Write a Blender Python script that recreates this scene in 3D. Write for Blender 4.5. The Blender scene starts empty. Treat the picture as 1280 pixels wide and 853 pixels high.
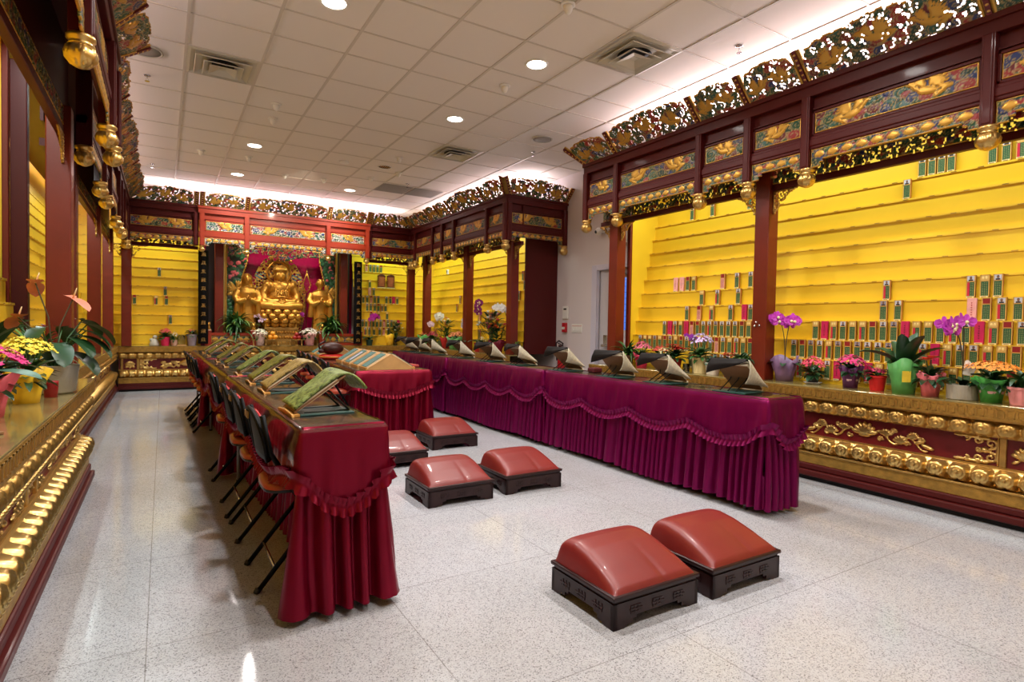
import bpy, math, random
import numpy as np
from mathutils import Matrix, Vector
C = bpy.context.scene.collection
SC = bpy.context.scene
PI = math.pi
# ------------------------------------------------------------------ camera
YAW, PIT, ROL = [math.radians(a) for a in (31.43, -1.4465, 1.0317)]
fw = Vector((math.sin(YAW)*math.cos(PIT), math.cos(YAW)*math.cos(PIT), math.sin(PIT)))
rt = Vector((math.cos(YAW), -math.sin(YAW), 0)); up = rt.cross(fw)
rt2 = rt*math.cos(ROL)+up*math.sin(ROL); up2 = -rt*math.sin(ROL)+up*math.cos(ROL)
cd = bpy.data.cameras.new('camera'); cam = bpy.data.objects.new('camera', cd); C.objects.link(cam)
M = Matrix((rt2, up2, -fw)).transposed().to_4x4(); M.translation = (0, 0, 1.2)
cam.matrix_world = M
cd.sensor_width = 36; cd.lens = 713.8/1280*36; cd.clip_start = .05; cd.clip_end = 100
SC.camera = cam
# ------------------------------------------------------------------ light and exposure
SC.view_settings.view_transform = 'Standard'; SC.view_settings.look = 'None'
SC.view_settings.gamma = 1; SC.view_settings.use_curve_mapping = False
SC.view_settings.exposure = 0.16
EXT = (.10, .22, .75); W_DOWN = 30; W_COVE = 30; W_ALC = 27
w = bpy.data.worlds.new('dusk_sky'); SC.world = w; w.use_nodes = True
w.node_tree.nodes['Background'].inputs[0].default_value = (*EXT, 1)
w.node_tree.nodes['Background'].inputs[1].default_value = 1.2

def area(name, loc, sx, sy, power, col, rot=(0, 0, 0), spread=PI):
    l = bpy.data.lights.new(name, 'AREA'); l.shape = 'RECTANGLE'; l.size = sx; l.size_y = sy
    l.energy = power; l.color = col; l.spread = spread
    o = bpy.data.objects.new(name, l); C.objects.link(o); o.location = loc; o.rotation_euler = rot
    return o
WARM = (1, .95, .90); COOL = (1, .87, .93); YEL = (.86, 1, .96); GRN = (.66, 1, .60)
# cove tubes above the canopies shine up at the ceiling, alcove tubes shine down the tiers
area('cove_light', (4.86, 1.9, 3.30), .10, 6.4, W_COVE*4.6, COOL, (PI, 0, 0))
area('cove_light', (4.98, 9.4, 3.30), .10, 3.6, W_COVE*1.8, COOL, (PI, 0, 0))
area('cove_light', (-.92, 2.6, 3.30), .10, 5.0, W_COVE*3, COOL, (PI, 0, 0))
area('cove_light', (-1.15, 8.3, 3.30), .10, 5.6, W_COVE*2.6, COOL, (PI, 0, 0))
area('cove_light', (2.0, 11.75, 3.30), 4.6, .10, W_COVE*1.3, COOL, (PI, 0, 0))
area('alcove_light', (4.80, 1.9, 3.12), .06, 6.2, W_ALC*3.4, YEL, (0, math.radians(18), 0))
area('alcove_light', (4.80, 9.5, 3.12), .06, 3.6, W_ALC*2.0, (.84, 1, .90), (0, math.radians(18), 0))
area('alcove_light', (4.0, 11.55, 3.12), .9, .06, W_ALC*.8, GRN, (math.radians(-18), 0, 0))
area('alcove_light', (-.05, 11.55, 3.12), .9, .06, W_ALC*.75, YEL, (math.radians(-18), 0, 0))
area('alcove_light', (-.82, 2.6, 3.12), .06, 4.8, W_ALC*2.2, YEL, (0, math.radians(-18), 0))
area('alcove_light', (-1.02, 8.3, 3.12), .06, 5.2, W_ALC*2.4, YEL, (0, math.radians(-18), 0))
def spot(name, loc, tgt, power, col, ang=60, r=.04):
    l = bpy.data.lights.new(name, 'SPOT'); l.energy = power; l.color = col; l.spot_size = math.radians(ang); l.spot_blend = .6; l.shadow_soft_size = r
    o = bpy.data.objects.new(name, l); C.objects.link(o); o.location = loc
    o.rotation_euler = (Vector(tgt)-Vector(loc)).to_track_quat('-Z', 'Y').to_euler(); return o
spot('altar_spotlight', (1.97, 9.0, 3.5), (1.97, 11.2, 2.8), 60, (1, .86, .7), 62)
spot('altar_spotlight', (1.3, 11.35, 3.0), (1.9, 12.0, 1.7), 30, (1, .86, .66), 80)
spot('altar_spotlight', (2.6, 11.35, 3.0), (2.2, 12.1, 1.9), 30, (1, .86, .72), 80)

# ------------------------------------------------------------------ materials
MT = {}
def lin(c): return tuple((x/255/12.92 if x/255 <= .04045 else ((x/255+.055)/1.055)**2.4) for x in c)
def mat(name, rgb, rough=.5, metal=0, bump=0, bscale=60, var=0, vscale=8, emit=0, spec=.5, alpha=1, trans=0, coat=0, sheen=0, bdist=.01, ecol=None):
    m = bpy.data.materials.new(name); m.use_nodes = True; nt = m.node_tree; b = nt.nodes['Principled BSDF']
    c = lin(rgb)
    b.inputs['Base Color'].default_value = (*c, 1); b.inputs['Roughness'].default_value = rough
    b.inputs['Metallic'].default_value = metal; b.inputs['Specular IOR Level'].default_value = spec
    b.inputs['Coat Weight'].default_value = coat; b.inputs['Coat Roughness'].default_value = .08
    b.inputs['Transmission Weight'].default_value = trans; b.inputs['Alpha'].default_value = alpha
    if sheen: b.inputs['Sheen Weight'].default_value = sheen; b.inputs['Sheen Roughness'].default_value = .35
    if emit: b.inputs['Emission Color'].default_value = (*(lin(ecol) if ecol else c), 1); b.inputs['Emission Strength'].default_value = emit
    tc = nt.nodes.new('ShaderNodeTexCoord')
    if bump:
        n = nt.nodes.new('ShaderNodeTexNoise'); n.inputs['Scale'].default_value = bscale; n.inputs['Detail'].default_value = 3
        bp = nt.nodes.new('ShaderNodeBump'); bp.inputs['Strength'].default_value = bump; bp.inputs['Distance'].default_value = bdist
        nt.links.new(tc.outputs['Object'], n.inputs['Vector']); nt.links.new(n.outputs['Fac'], bp.inputs['Height']); nt.links.new(bp.outputs['Normal'], b.inputs['Normal'])
    if var:
        n = nt.nodes.new('ShaderNodeTexNoise'); n.inputs['Scale'].default_value = vscale; n.inputs['Detail'].default_value = 4
        r = nt.nodes.new('ShaderNodeValToRGB'); r.color_ramp.elements[0].position = .3; r.color_ramp.elements[1].position = .7
        r.color_ramp.elements[0].color = (*[x*(1-var) for x in c], 1); r.color_ramp.elements[1].color = (*[min(1, x*(1+var)) for x in c], 1)
        nt.links.new(tc.outputs['Object'], n.inputs['Vector']); nt.links.new(n.outputs['Fac'], r.inputs['Fac']); nt.links.new(r.outputs['Color'], b.inputs['Base Color'])
    MT[name] = m; return m
mat('lacquer', (106, 30, 12), .38, var=.10, vscale=5, bump=.05, bscale=30, coat=.1, spec=.4)
mat('lacquer_dark', (76, 10, 8), .45, coat=.04, spec=.3)
mat('lacquer_orange_lit', (150, 46, 18), .38, var=.08, vscale=6, coat=.1)  # centre canopy's lamplit brightness is put into this colour; rails share it
mat('gold', (196, 158, 88), .36, .85, bump=.25, bscale=70, var=.22, vscale=14)
mat('gold_bright', (216, 180, 108), .30, .9, bump=.1, bscale=40, var=.1, vscale=10)
mat('statue_gold', (200, 148, 64), .38, .85, bump=.1, bscale=30)
mat('gold_paint', (168, 128, 56), .42, .55, bump=.3, bscale=90, var=.25, vscale=22)
mat('altar_top', (150, 134, 84), .16, .25, var=.2, vscale=10, coat=.5)
mat('red_panel', (98, 8, 12), .45, var=.08, vscale=4)
mat('black', (16, 14, 14), .4); mat('black_gloss', (8, 7, 8), .5, spec=.12)
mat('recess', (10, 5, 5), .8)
mat('yellow_wall', (230, 188, 36), .42, var=.05, vscale=1.5)
mat('yellow_ledge', (232, 190, 50), .35)
mat('white_wall', (206, 196, 196), .7, bump=.05, bscale=120)
mat('frame_white', (196, 192, 206), .45)
mat('door_white', (190, 186, 190), .4)
mat('white_plastic', (225, 222, 214), .4)
mat('ceiling_tile', (226, 218, 208), .9, bump=.35, bscale=160, bdist=.003)
mat('ceiling_bar', (200, 190, 176), .5)
mat('vent_metal', (196, 190, 172), .4, .1)
mat('grille_grey', (150, 144, 134), .6)
mat('chrome', (200, 200, 205), .15, 1)
mat('glass', (235, 240, 240), .03, trans=1, spec=.5)
mat('lamp_glow', (255, 246, 232), .5, emit=9)
mat('leather', (124, 34, 30), .40, var=.07, vscale=5, bump=.06, bscale=240, spec=.5, coat=.12)
mat('rosewood', (40, 13, 13), .36, var=.15, vscale=10, coat=.12, spec=.35)
mat('satin_crimson', (126, 6, 40), .33, spec=.35, metal=.6, var=.05, vscale=4)
mat('satin_magenta', (120, 2, 74), .34, spec=.35, metal=.6, var=.05, vscale=4)
mat('wood_light', (206, 160, 100), .45, var=.12, vscale=7)
mat('wood_orange', (206, 150, 70), .4)
mat('wood_brown', (140, 100, 66), .5, var=.1)
mat('teal_cover', (70, 118, 112), .6, var=.25, vscale=30, bump=.2, bscale=200)
mat('teal_plate', (44, 82, 76), .45)
mat('white_brocade', (206, 200, 178), .5, var=.16, vscale=60, bump=.3, bscale=150)
mat('dark_brocade', (20, 14, 12), .6, spec=.2); mat('purple_print', (120, 70, 100), .6, var=.3, vscale=20)
mat('paper', (226, 214, 186), .7)
mat('vinyl_red', (176, 62, 34), .3, coat=.3); mat('vinyl_pink', (190, 40, 50), .25, coat=.3)
mat('leaf_dark', (32, 66, 34), .35, var=.3, vscale=12); mat('leaf', (52, 96, 42), .4, var=.3, vscale=14)
mat('leaf_light', (96, 130, 52), .45, var=.25, vscale=14); mat('leaf_blue', (70, 110, 92), .4, var=.2, vscale=14)
mat('stem', (70, 60, 34), .6); mat('soil', (38, 26, 18), .9)
mat('stone_white', (190, 184, 168), .6, bump=.3, bscale=30)
mat('mid_grey', (120, 116, 118), .5)  # even mid grey for metal and plastic parts
def cmat(*c, rough=.5):
    k = 'tone_%d_%d_%d' % c
    if k not in MT: mat(k, c, rough, var=.12, vscale=18)
    return MT[k]
# ---- special materials
def nodes(name, rough=.5):
    m = bpy.data.materials.new(name); m.use_nodes = True; MT[name] = m
    return m, m.node_tree, m.node_tree.nodes['Principled BSDF']
m, nt, b = nodes('carved')           # pigment per carved detail; the alpha channel says how gilt it is
a = nt.nodes.new('ShaderNodeVertexColor'); a.layer_name = 'pigment'
nt.links.new(a.outputs['Color'], b.inputs['Base Color'])
mu = nt.nodes.new('ShaderNodeMath'); mu.operation = 'MULTIPLY'; mu.inputs[1].default_value = .6
nt.links.new(a.outputs['Alpha'], mu.inputs[0]); nt.links.new(mu.outputs[0], b.inputs['Metallic']); b.inputs['Roughness'].default_value = .42
m, nt, b = nodes('terrazzo')
tc = nt.nodes.new('ShaderNodeTexCoord'); L = nt.links.new
v = nt.nodes.new('ShaderNodeTexVoronoi'); v.inputs['Scale'].default_value = 260; L(tc.outputs['Object'], v.inputs['Vector'])
r1 = nt.nodes.new('ShaderNodeValToRGB'); e = r1.color_ramp.elements
for k, (p, c) in enumerate([(0, (116, 116, 120)), (.10, (158, 158, 164)), (.3, (182, 184, 190)), (.8, (196, 198, 206))]):
    if k > 1: e.new(p)
    e[k].position = p; e[k].color = (*lin(c), 1)
sp = nt.nodes.new('ShaderNodeSeparateColor'); L(v.outputs['Color'], sp.inputs[0]); L(sp.outputs[0], r1.inputs['Fac'])
n2 = nt.nodes.new('ShaderNodeTexNoise'); n2.inputs['Scale'].default_value = .9; n2.inputs['Detail'].default_value = 4; L(tc.outputs['Object'], n2.inputs['Vector'])
r2 = nt.nodes.new('ShaderNodeValToRGB'); r2.color_ramp.elements[0].position = .35; r2.color_ramp.elements[0].color = (.86, .84, .80, 1); r2.color_ramp.elements[1].position = .65; r2.color_ramp.elements[1].color = (1, 1, 1, 1); L(n2.outputs['Fac'], r2.inputs['Fac'])
mx = nt.nodes.new('ShaderNodeMix'); mx.data_type = 'RGBA'; mx.blend_type = 'MULTIPLY'; mx.inputs[0].default_value = 1; L(r1.outputs['Color'], mx.inputs[6]); L(r2.outputs['Color'], mx.inputs[7])
br = nt.nodes.new('ShaderNodeTexBrick'); br.offset = 0; br.inputs['Scale'].default_value = 1; br.inputs['Brick Width'].default_value = .9; br.inputs['Row Height'].default_value = .9
br.inputs['Mortar Size'].default_value = .0022; br.inputs['Color1'].default_value = (1, 1, 1, 1); br.inputs['Color2'].default_value = (.965, .965, .965, 1); br.inputs['Mortar'].default_value = (.62, .60, .58, 1)
mp = nt.nodes.new('ShaderNodeMapping'); mp.inputs['Location'].default_value = (.05+.9, -.64-.0+.9, 0); L(tc.outputs['Object'], mp.inputs['Vector']); L(mp.outputs[0], br.inputs['Vector'])
mx2 = nt.nodes.new('ShaderNodeMix'); mx2.data_type = 'RGBA'; mx2.blend_type = 'MULTIPLY'; mx2.inputs[0].default_value = 1; L(mx.outputs[2], mx2.inputs[6]); L(br.outputs['Color'], mx2.inputs[7])
L(mx2.outputs[2], b.inputs['Base Color'])
b.inputs['Roughness'].default_value = .11
def patterned(name, cols, scale, rough=.5, metal=0, detail=5, dist=1.2):
    m, nt, b = nodes(name); tc = nt.nodes.new('ShaderNodeTexCoord'); n = nt.nodes.new('ShaderNodeTexNoise')
    n.inputs['Scale'].default_value = scale; n.inputs['Detail'].default_value = detail; n.inputs['Distortion'].default_value = dist
    r = nt.nodes.new('ShaderNodeValToRGB'); r.color_ramp.interpolation = 'CONSTANT'
    for k, (p, c) in enumerate(cols):
        if k > 1: r.color_ramp.elements.new(p)
        r.color_ramp.elements[k].position = p; r.color_ramp.elements[k].color = (*lin(c), 1)
    nt.links.new(tc.outputs['Object'], n.inputs['Vector']); nt.links.new(n.outputs['Fac'], r.inputs['Fac']); nt.links.new(r.outputs['Color'], b.inputs['Base Color'])
    b.inputs['Roughness'].default_value = rough; b.inputs['Metallic'].default_value = metal; return m
patterned('green_brocade', [(0, (52, 70, 34)), (.42, (108, 122, 52)), (.5, (128, 146, 78)), (.62, (140, 160, 100))], 42, .45)
patterned('tan_brocade', [(0, (90, 74, 34)), (.40, (150, 126, 66)), (.52, (168, 146, 84)), (.66, (196, 184, 140))], 44, .45)
patterned('olive_brocade', [(0, (58, 60, 22)), (.42, (112, 108, 34)), (.54, (130, 130, 48)), (.66, (92, 120, 84))], 42, .45)
patterned('table_brocade', [(0, (66, 46, 26)), (.45, (82, 60, 34)), (.56, (98, 74, 40)), (.66, (120, 112, 40)), (.70, (84, 62, 36))], 7, .5)
patterned('carpet_rug', [(0, (60, 20, 20)), (.5, (90, 30, 26))], 30, .9)
patterned('marble', [(0, (196, 188, 170)), (1, (196, 188, 170))], 4)
# clear plastic sheet
m = bpy.data.materials.new('clear_plastic'); m.use_nodes = True; MT['clear_plastic'] = m; nt = m.node_tree
nt.nodes.clear(); o = nt.nodes.new('ShaderNodeOutputMaterial'); g = nt.nodes.new('ShaderNodeBsdfGlossy'); g.inputs['Roughness'].default_value = .12
t = nt.nodes.new('ShaderNodeBsdfTransparent'); t.inputs[0].default_value = (.95, .93, .90, 1); f_ = nt.nodes.new('ShaderNodeFresnel'); f_.inputs[0].default_value = 1.6
x = nt.nodes.new('ShaderNodeMixShader'); n = nt.nodes.new('ShaderNodeTexNoise'); n.inputs['Scale'].default_value = 5; bp = nt.nodes.new('ShaderNodeBump'); bp.inputs['Strength'].default_value = .3
tc = nt.nodes.new('ShaderNodeTexCoord'); nt.links.new(tc.outputs['Object'], n.inputs['Vector']); nt.links.new(n.outputs['Fac'], bp.inputs['Height']); nt.links.new(bp.outputs['Normal'], g.inputs['Normal'])
nt.links.new(f_.outputs[0], x.inputs[0]); nt.links.new(t.outputs[0], x.inputs[1]); nt.links.new(g.outputs[0], x.inputs[2]); nt.links.new(x.outputs[0], o.inputs[0])

# ------------------------------------------------------------------ mesh helpers
class MB:
    def __init__(s): s.v = []; s.f = []; s.m = []; s.c = []; s.n = 0; s.mats = []
    def mi(s, m):
        if isinstance(m, str): m = MT[m]
        if m not in s.mats: s.mats.append(m)
        return s.mats.index(m)
    def add(s, V, F, m, col=None):
        V = np.asarray(V, float).reshape(-1, 3); k = s.n; s.v.append(V); s.n += len(V)
        i = s.mi(m)
        for f in F: s.f.append(tuple(int(a)+k for a in f)); s.m.append(i)
        s.c.append(np.ones((len(V), 4)) if col is None else np.asarray(col, float).reshape(-1, 4))
        return s
    def box(s, x0, x1, y0, y1, z0, z1, m):
        V = [(x, y, z) for x in (x0, x1) for y in (y0, y1) for z in (z0, z1)]
        return s.add(V, [(0, 1, 3, 2), (4, 6, 7, 5), (0, 4, 5, 1), (2, 3, 7, 6), (0, 2, 6, 4), (1, 5, 7, 3)], m)
    def bar(s, p, q, w_, h_, m, upv=(0, 0, 1)):
        p, q = np.array(p, float), np.array(q, float); d = q-p; d /= np.linalg.norm(d); u_ = np.array(upv, float)
        if abs(d@u_) > .98: u_ = np.array((1., 0, 0))
        a = np.cross(d, u_); a /= np.linalg.norm(a); b_ = np.cross(a, d)
        V = [c+sx*a*w_/2+sy*b_*h_/2 for c in (p, q) for sx in (-1, 1) for sy in (-1, 1)]
        return s.add(V, [(0, 1, 3, 2), (4, 6, 7, 5), (0, 4, 5, 1), (2, 3, 7, 6), (0, 2, 6, 4), (1, 5, 7, 3)], m)
    def tube(s, pts, r, m, n=8):
        pts = [np.array(p, float) for p in pts]; R = r if hasattr(r, '__len__') else [r]*len(pts); V = []
        a = None
        for i, p in enumerate(pts):
            d = pts[min(i+1, len(pts)-1)]-pts[max(i-1, 0)]; d = d/(np.linalg.norm(d)+1e-9)
            if a is None: a = np.cross(d, (0, 0, 1.) if abs(d[2]) < .9 else (1., 0, 0))
            else: a = a-d*(a@d)
            a = a/(np.linalg.norm(a)+1e-9); b_ = np.cross(d, a)
            for k in range(n): t = 2*PI*k/n; V.append(p+R[i]*(math.cos(t)*a+math.sin(t)*b_))
        F = [(i*n+k, i*n+(k+1) % n, (i+1)*n+(k+1) % n, (i+1)*n+k) for i in range(len(pts)-1) for k in range(n)]
        F += [tuple(range(n))[::-1], tuple((len(pts)-1)*n+k for k in range(n))]
        return s.add(V, F, m)
    def lathe(s, prof, c, m, n=20, fn=None, cap=True):
        V = []
        for i, (r, z) in enumerate(prof):
            for k in range(n):
                t = 2*PI*k/n; rr = r*(fn(t, i, len(prof)) if fn else 1); V.append((c[0]+rr*math.cos(t), c[1]+rr*math.sin(t), c[2]+z))
        F = [(i*n+k, i*n+(k+1) % n, (i+1)*n+(k+1) % n, (i+1)*n+k) for i in range(len(prof)-1) for k in range(n)]
        if cap: F += [tuple(range(n))[::-1], tuple((len(prof)-1)*n+k for k in range(n))]
        return s.add(V, F, m)
    def ball(s, c, r, m, n=10, k=6):
        r = r if hasattr(r, '__len__') else (r, r, r); V = [(c[0], c[1], c[2]-r[2])]
        for i in range(1, k):
            a = -PI/2+PI*i/k
            for j in range(n): t = 2*PI*j/n; V.append((c[0]+r[0]*math.cos(a)*math.cos(t), c[1]+r[1]*math.cos(a)*math.sin(t), c[2]+r[2]*math.sin(a)))
        V.append((c[0], c[1], c[2]+r[2])); F = []
        for j in range(n): F.append((0, 1+(j+1) % n, 1+j))
        for i in range(k-2):
            for j in range(n): a = 1+i*n; F.append((a+j, a+(j+1) % n, a+n+(j+1) % n, a+n+j))
        a = 1+(k-2)*n
        for j in range(n): F.append((a+j, a+(j+1) % n, len(V)-1))
        return s.add(V, F, m)
    def grid(s, G, m, mask=None, col=None):
        ny, nx = G.shape[:2]; i = np.arange(ny*nx).reshape(ny, nx)
        q = np.stack([i[:-1, :-1], i[:-1, 1:], i[1:, 1:], i[1:, :-1]], -1)
        if mask is not None: q = q[mask[:-1, :-1] & mask[:-1, 1:] & mask[1:, 1:] & mask[1:, :-1]]
        q = q.reshape(-1, 4)
        used = np.unique(q); rm = -np.ones(ny*nx, int); rm[used] = np.arange(len(used))
        return s.add(G.reshape(-1, 3)[used], rm[q], m, None if col is None else col.reshape(-1, 4)[used])
    def prism(s, poly, z0, z1, m, axes=(0, 1, 2)):
        n = len(poly); V = []
        for z in (z0, z1):
            for a, b_ in poly:
                p = [0, 0, 0]; p[axes[0]] = a; p[axes[1]] = b_; p[axes[2]] = z; V.append(p)
        F = [tuple(range(n))[::-1], tuple(range(n, 2*n))]+[(i, (i+1) % n, n+(i+1) % n, n+i) for i in range(n)]
        return s.add(V, F, m)
    def build(s, name, parent=None, smooth=False, bevel=0, solid=0, loc=None, rz=0, attr=False, sub=0, label=None):
        me = bpy.data.meshes.new(name); V = np.concatenate(s.v) if s.v else np.zeros((0, 3))
        me.from_pydata(V.tolist(), [], s.f)
        for m in s.mats: me.materials.append(m)
        me.polygons.foreach_set('material_index', np.array(s.m, 'i'))
        if attr:
            ca = me.color_attributes.new('pigment', 'FLOAT_COLOR', 'POINT'); ca.data.foreach_set('color', np.concatenate(s.c).ravel())
        if smooth: me.polygons.foreach_set('use_smooth', np.ones(len(me.polygons), bool))
        me.update()
        o = bpy.data.objects.new(name, me); C.objects.link(o)
        if parent: o.parent = parent
        if loc is not None: o.location = loc
        if rz: o.rotation_euler = (0, 0, rz)
        if sub: md = o.modifiers.new('s', 'SUBSURF'); md.levels = sub; md.render_levels = sub
        if solid: md = o.modifiers.new('t', 'SOLIDIFY'); md.thickness = solid; md.offset = 1 if solid > 0 else -1
        if bevel: md = o.modifiers.new('b', 'BEVEL'); md.width = bevel; md.segments = 2; md.limit_method = 'ANGLE'
        if label: o['label'] = label
        return o
def tag(o, label, cat, group=None):
    o['label'] = label; o['category'] = cat
    if group: o['group'] = group
    return o
def thing(name, label, cat, loc=(0, 0, 0), rz=0, group=None):
    o = bpy.data.objects.new(name, None); C.objects.link(o); o.empty_display_size = .05
    o.location = loc; o.rotation_euler = (0, 0, rz); return tag(o, label, cat, group)
def struct(name, mb, parent=None, **k):
    o = mb.build(name, parent, **k)
    if not parent: o['kind'] = 'structure'
    return o
def dup(root, loc=None, rz=None, label=None):
    r = root.copy(); C.objects.link(r)
    if loc is not None: r.location = loc
    if rz is not None: r.rotation_euler = (0, 0, rz)
    if label: r['label'] = label
    for ch in list(root.children):
        c = ch.copy(); C.objects.link(c); c.parent = r
        for g in list(ch.children):
            d = g.copy(); C.objects.link(d); d.parent = c
    return r
ORD = ['first', 'second', 'third', 'fourth', 'fifth', 'sixth', 'seventh', 'eighth', 'ninth', 'tenth', 'eleventh', 'twelfth']
def ordn(i):
    if i < 12: return ORD[i]
    n = i+1; return '%d%s' % (n, {1: 'st', 2: 'nd', 3: 'rd'}.get(n % 10 if n % 100 not in (11, 12, 13) else 0, 'th'))
# ------------------------------------------------------------------ the room
ZC = 3.61
struct('floor', MB().box(-1.6, 5.7, -2.1, 12.3, -.1, 0, 'terrazzo'))
struct('ceiling', MB().box(-1.6, 5.7, -2.1, 12.3, ZC+.004, ZC+.1, 'ceiling_tile'))
bars = MB()
for i in range(-2, 10):
    x = (i+.2734)*.61; bars.box(x-.012, x+.012, -2.1, 12.3, ZC-.003, ZC+.012, 'ceiling_bar')
for j in range(-13, 12):
    y = (j+(8.5287 if j >= 0 else 8.76))*.61
    if -2 < y < 12.2: bars.box(-1.6, 5.7, y-.008, y+.008, ZC-.002, ZC+.012, 'ceiling_bar')
struct('trim_1', bars)
struct('wall_left', MB().box(-1.6, -1.5, -2.1, 12.3, 0, ZC, 'yellow_wall'))
struct('wall_back', MB().box(-1.6, 5.7, 12.15, 12.3, 0, ZC, 'white_wall'))
struct('wall_front', MB().box(-1.6, 5.7, -2.1, -2.0, 0, ZC, 'white_wall'))
XW = 5.475
wr = MB().box(XW, XW+.13, 6.58, 12.3, 0, ZC, 'white_wall').box(XW, XW+.13, -2.1, 5.60, 0, ZC, 'white_wall').box(XW, XW+.13, 5.60, 6.58, 2.07, ZC, 'white_wall')
struct('wall_right', wr)
dr = MB().box(XW+.045, XW+.085, 5.62, 5.74, 0.01, 2.05, 'door_white').box(XW+.045, XW+.085, 6.08, 6.56, 0.01, 2.05, 'door_white').box(XW+.045, XW+.085, 5.74, 6.08, 0.01, 1.18, 'door_white').box(XW+.045, XW+.085, 5.74, 6.08, 1.92, 2.05, 'door_white')
dr.box(XW+.06, XW+.066, 5.74, 6.08, 1.18, 1.92, 'glass')
for k in range(9): dr.box(XW+.067, XW+.069, 5.74, 6.08, 1.20+k*.085, 1.203+k*.085, 'black')
door = struct('door_1', dr)
fr = MB()
for y0, y1, z0, z1 in ((6.56, 6.68, 0, 2.13), (5.52, 5.62, 0, 2.13), (5.62, 6.56, 2.05, 2.13)): fr.box(XW-.02, XW+.10, y0, y1, z0, z1, 'frame_white')
fr.box(XW+.0, XW+.03, 6.545, 6.57, 0, 2.05, 'frame_white')
struct('door_frame', fr, door, bevel=.004)
hn = MB().box(XW+.02, XW+.046, 6.36, 6.44, .93, 1.10, 'chrome'); hn.bar((XW-.03, 6.40, .95), (XW-.03, 5.72, .95), .05, .035, 'chrome'); hn.box(XW-.03, XW+.03, 6.38, 6.42, .93, .97, 'chrome'); hn.box(XW-.03, XW+.04, 5.72, 5.76, .93, .97, 'chrome')
hn.build('push_bar', door, bevel=.004)
MB().box(XW-.04, XW+.045, 5.9, 6.2, 1.96, 2.02, 'mid_grey').build('door_closer', door, bevel=.005)

# ------------------------------------------------------------------ ceiling fittings
def downlight(x, y, label):
    t = thing('ceiling_light', label, 'ceiling light', (x, y, ZC), 0, 'recessed round ceiling lights')
    MB().lathe([(.088, -.004), (.096, -.008), (.106, -.007), (.110, 0), (.088, .002)], (0, 0, 0), 'white_plastic', 28, cap=False).build('trim_ring', t, smooth=True)
    MB().lathe([(.088, -.003), (.05, -.007), (.004, -.009)], (0, 0, 0), 'lamp_glow', 28).build('diffuser', t, smooth=True)
    l = bpy.data.lights.new('downlight', 'AREA'); l.shape = 'DISK'; l.size = .17; l.energy = W_DOWN; l.color = WARM; l.spread = math.radians(150)
    o = bpy.data.objects.new('downlight', l); C.objects.link(o); o.location = (x, y, ZC-.02)
for x, y, s in ((1.09, 4.43, 'bright round ceiling light cut by the top edge of the photo'), (2.92, 4.43, 'largest fully visible round ceiling light, nearest the square vent on the right'),
                (2.90, 6.11, 'round ceiling light in the middle of the ceiling, left of the round grey speaker'), (1.06, 8.57, 'left round ceiling light of the far pair, just above the cone-shaped detectors'),
                (1.03, 10.39, 'small round ceiling light nearest the back canopy on the left'), (2.87, 10.41, 'small round ceiling light nearest the back canopy, right of centre'),
                (1.06, 2.6, 'round ceiling light behind the camera left row'), (2.9, 2.6, 'round ceiling light behind the camera right row'), (1.06, .8, 'round ceiling light near the front wall left'), (2.9, .8, 'round ceiling light near the front wall right')):
    downlight(x, y, s)
t = thing('ceiling_light', 'unlit round recessed ceiling light showing its dark gold reflector', 'ceiling light', (2.89, 8.56, ZC))
MB().lathe([(.088, -.004), (.096, -.008), (.106, -.007), (.110, 0), (.088, .002)], (0, 0, 0), 'white_plastic', 28, cap=False).build('trim_ring', t, smooth=True)
MB().lathe([(.088, -.001), (.06, -.0015), (.02, -.002)], (0, 0, 0), 'black', 24).build('reflector_bowl', t)
mb = MB()
for k in range(5): mb.bar((-.06+.03*k, -.05, -.004), (-.06+.03*k, .05, -.006), .012, .004, 'gold_bright')
mb.build('louvre', t)
def vent(x, y, label):
    t = thing('ceiling_vent', label, 'ceiling vent', (x, y, ZC), 0, 'square four-way ceiling vents')
    mb = MB(); R = [.285, .205, .125]
    def ring(r0, z0, r1, z1, m):
        V = [(sx*r, sy*r, z) for r, z in ((r0, z0), (r1, z1)) for sx, sy in ((-1, -1), (1, -1), (1, 1), (-1, 1))]
        mb.add(V, [(k, (k+1) % 4, 4+(k+1) % 4, 4+k) for k in range(4)], m)
    ring(.300, -.002, .270, -.006, 'vent_metal'); ring(.270, -.006, .235, .003, 'vent_metal')
    mb.build('frame', t)
    for q, (a, b_, zz) in enumerate(((.235, .165, -.03), (.165, .095, -.045))):
        mb = MB(); ring(a, zz+.0, b_, zz+.034, 'vent_metal'); ring(a, zz, a-.004, zz-.003, 'vent_metal'); mb.build('louvre', t, solid=.002)
    mb = MB(); ring(.115, -.05, .03, -.025, 'vent_metal'); mb.box(-.03, .03, -.03, .03, -.028, -.022, 'vent_metal'); mb.build('centre_cone', t)
    mb = MB(); mb.box(-.235, .235, -.235, .235, -.0005, .002, 'vent_metal'); mb.lathe([(.15, -.002), (.15, -.001)], (0, 0, 0), 'black', 28); mb.build('duct_opening', t)
vent(.475, 6.11, 'square metal ceiling vent at upper left, beside the round grey speaker')
vent(3.54, 3.81, 'largest square ceiling vent, above the right canopy crest')
vent(3.48, 7.32, 'shiny square ceiling vent in the far half of the ceiling on the right')
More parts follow.
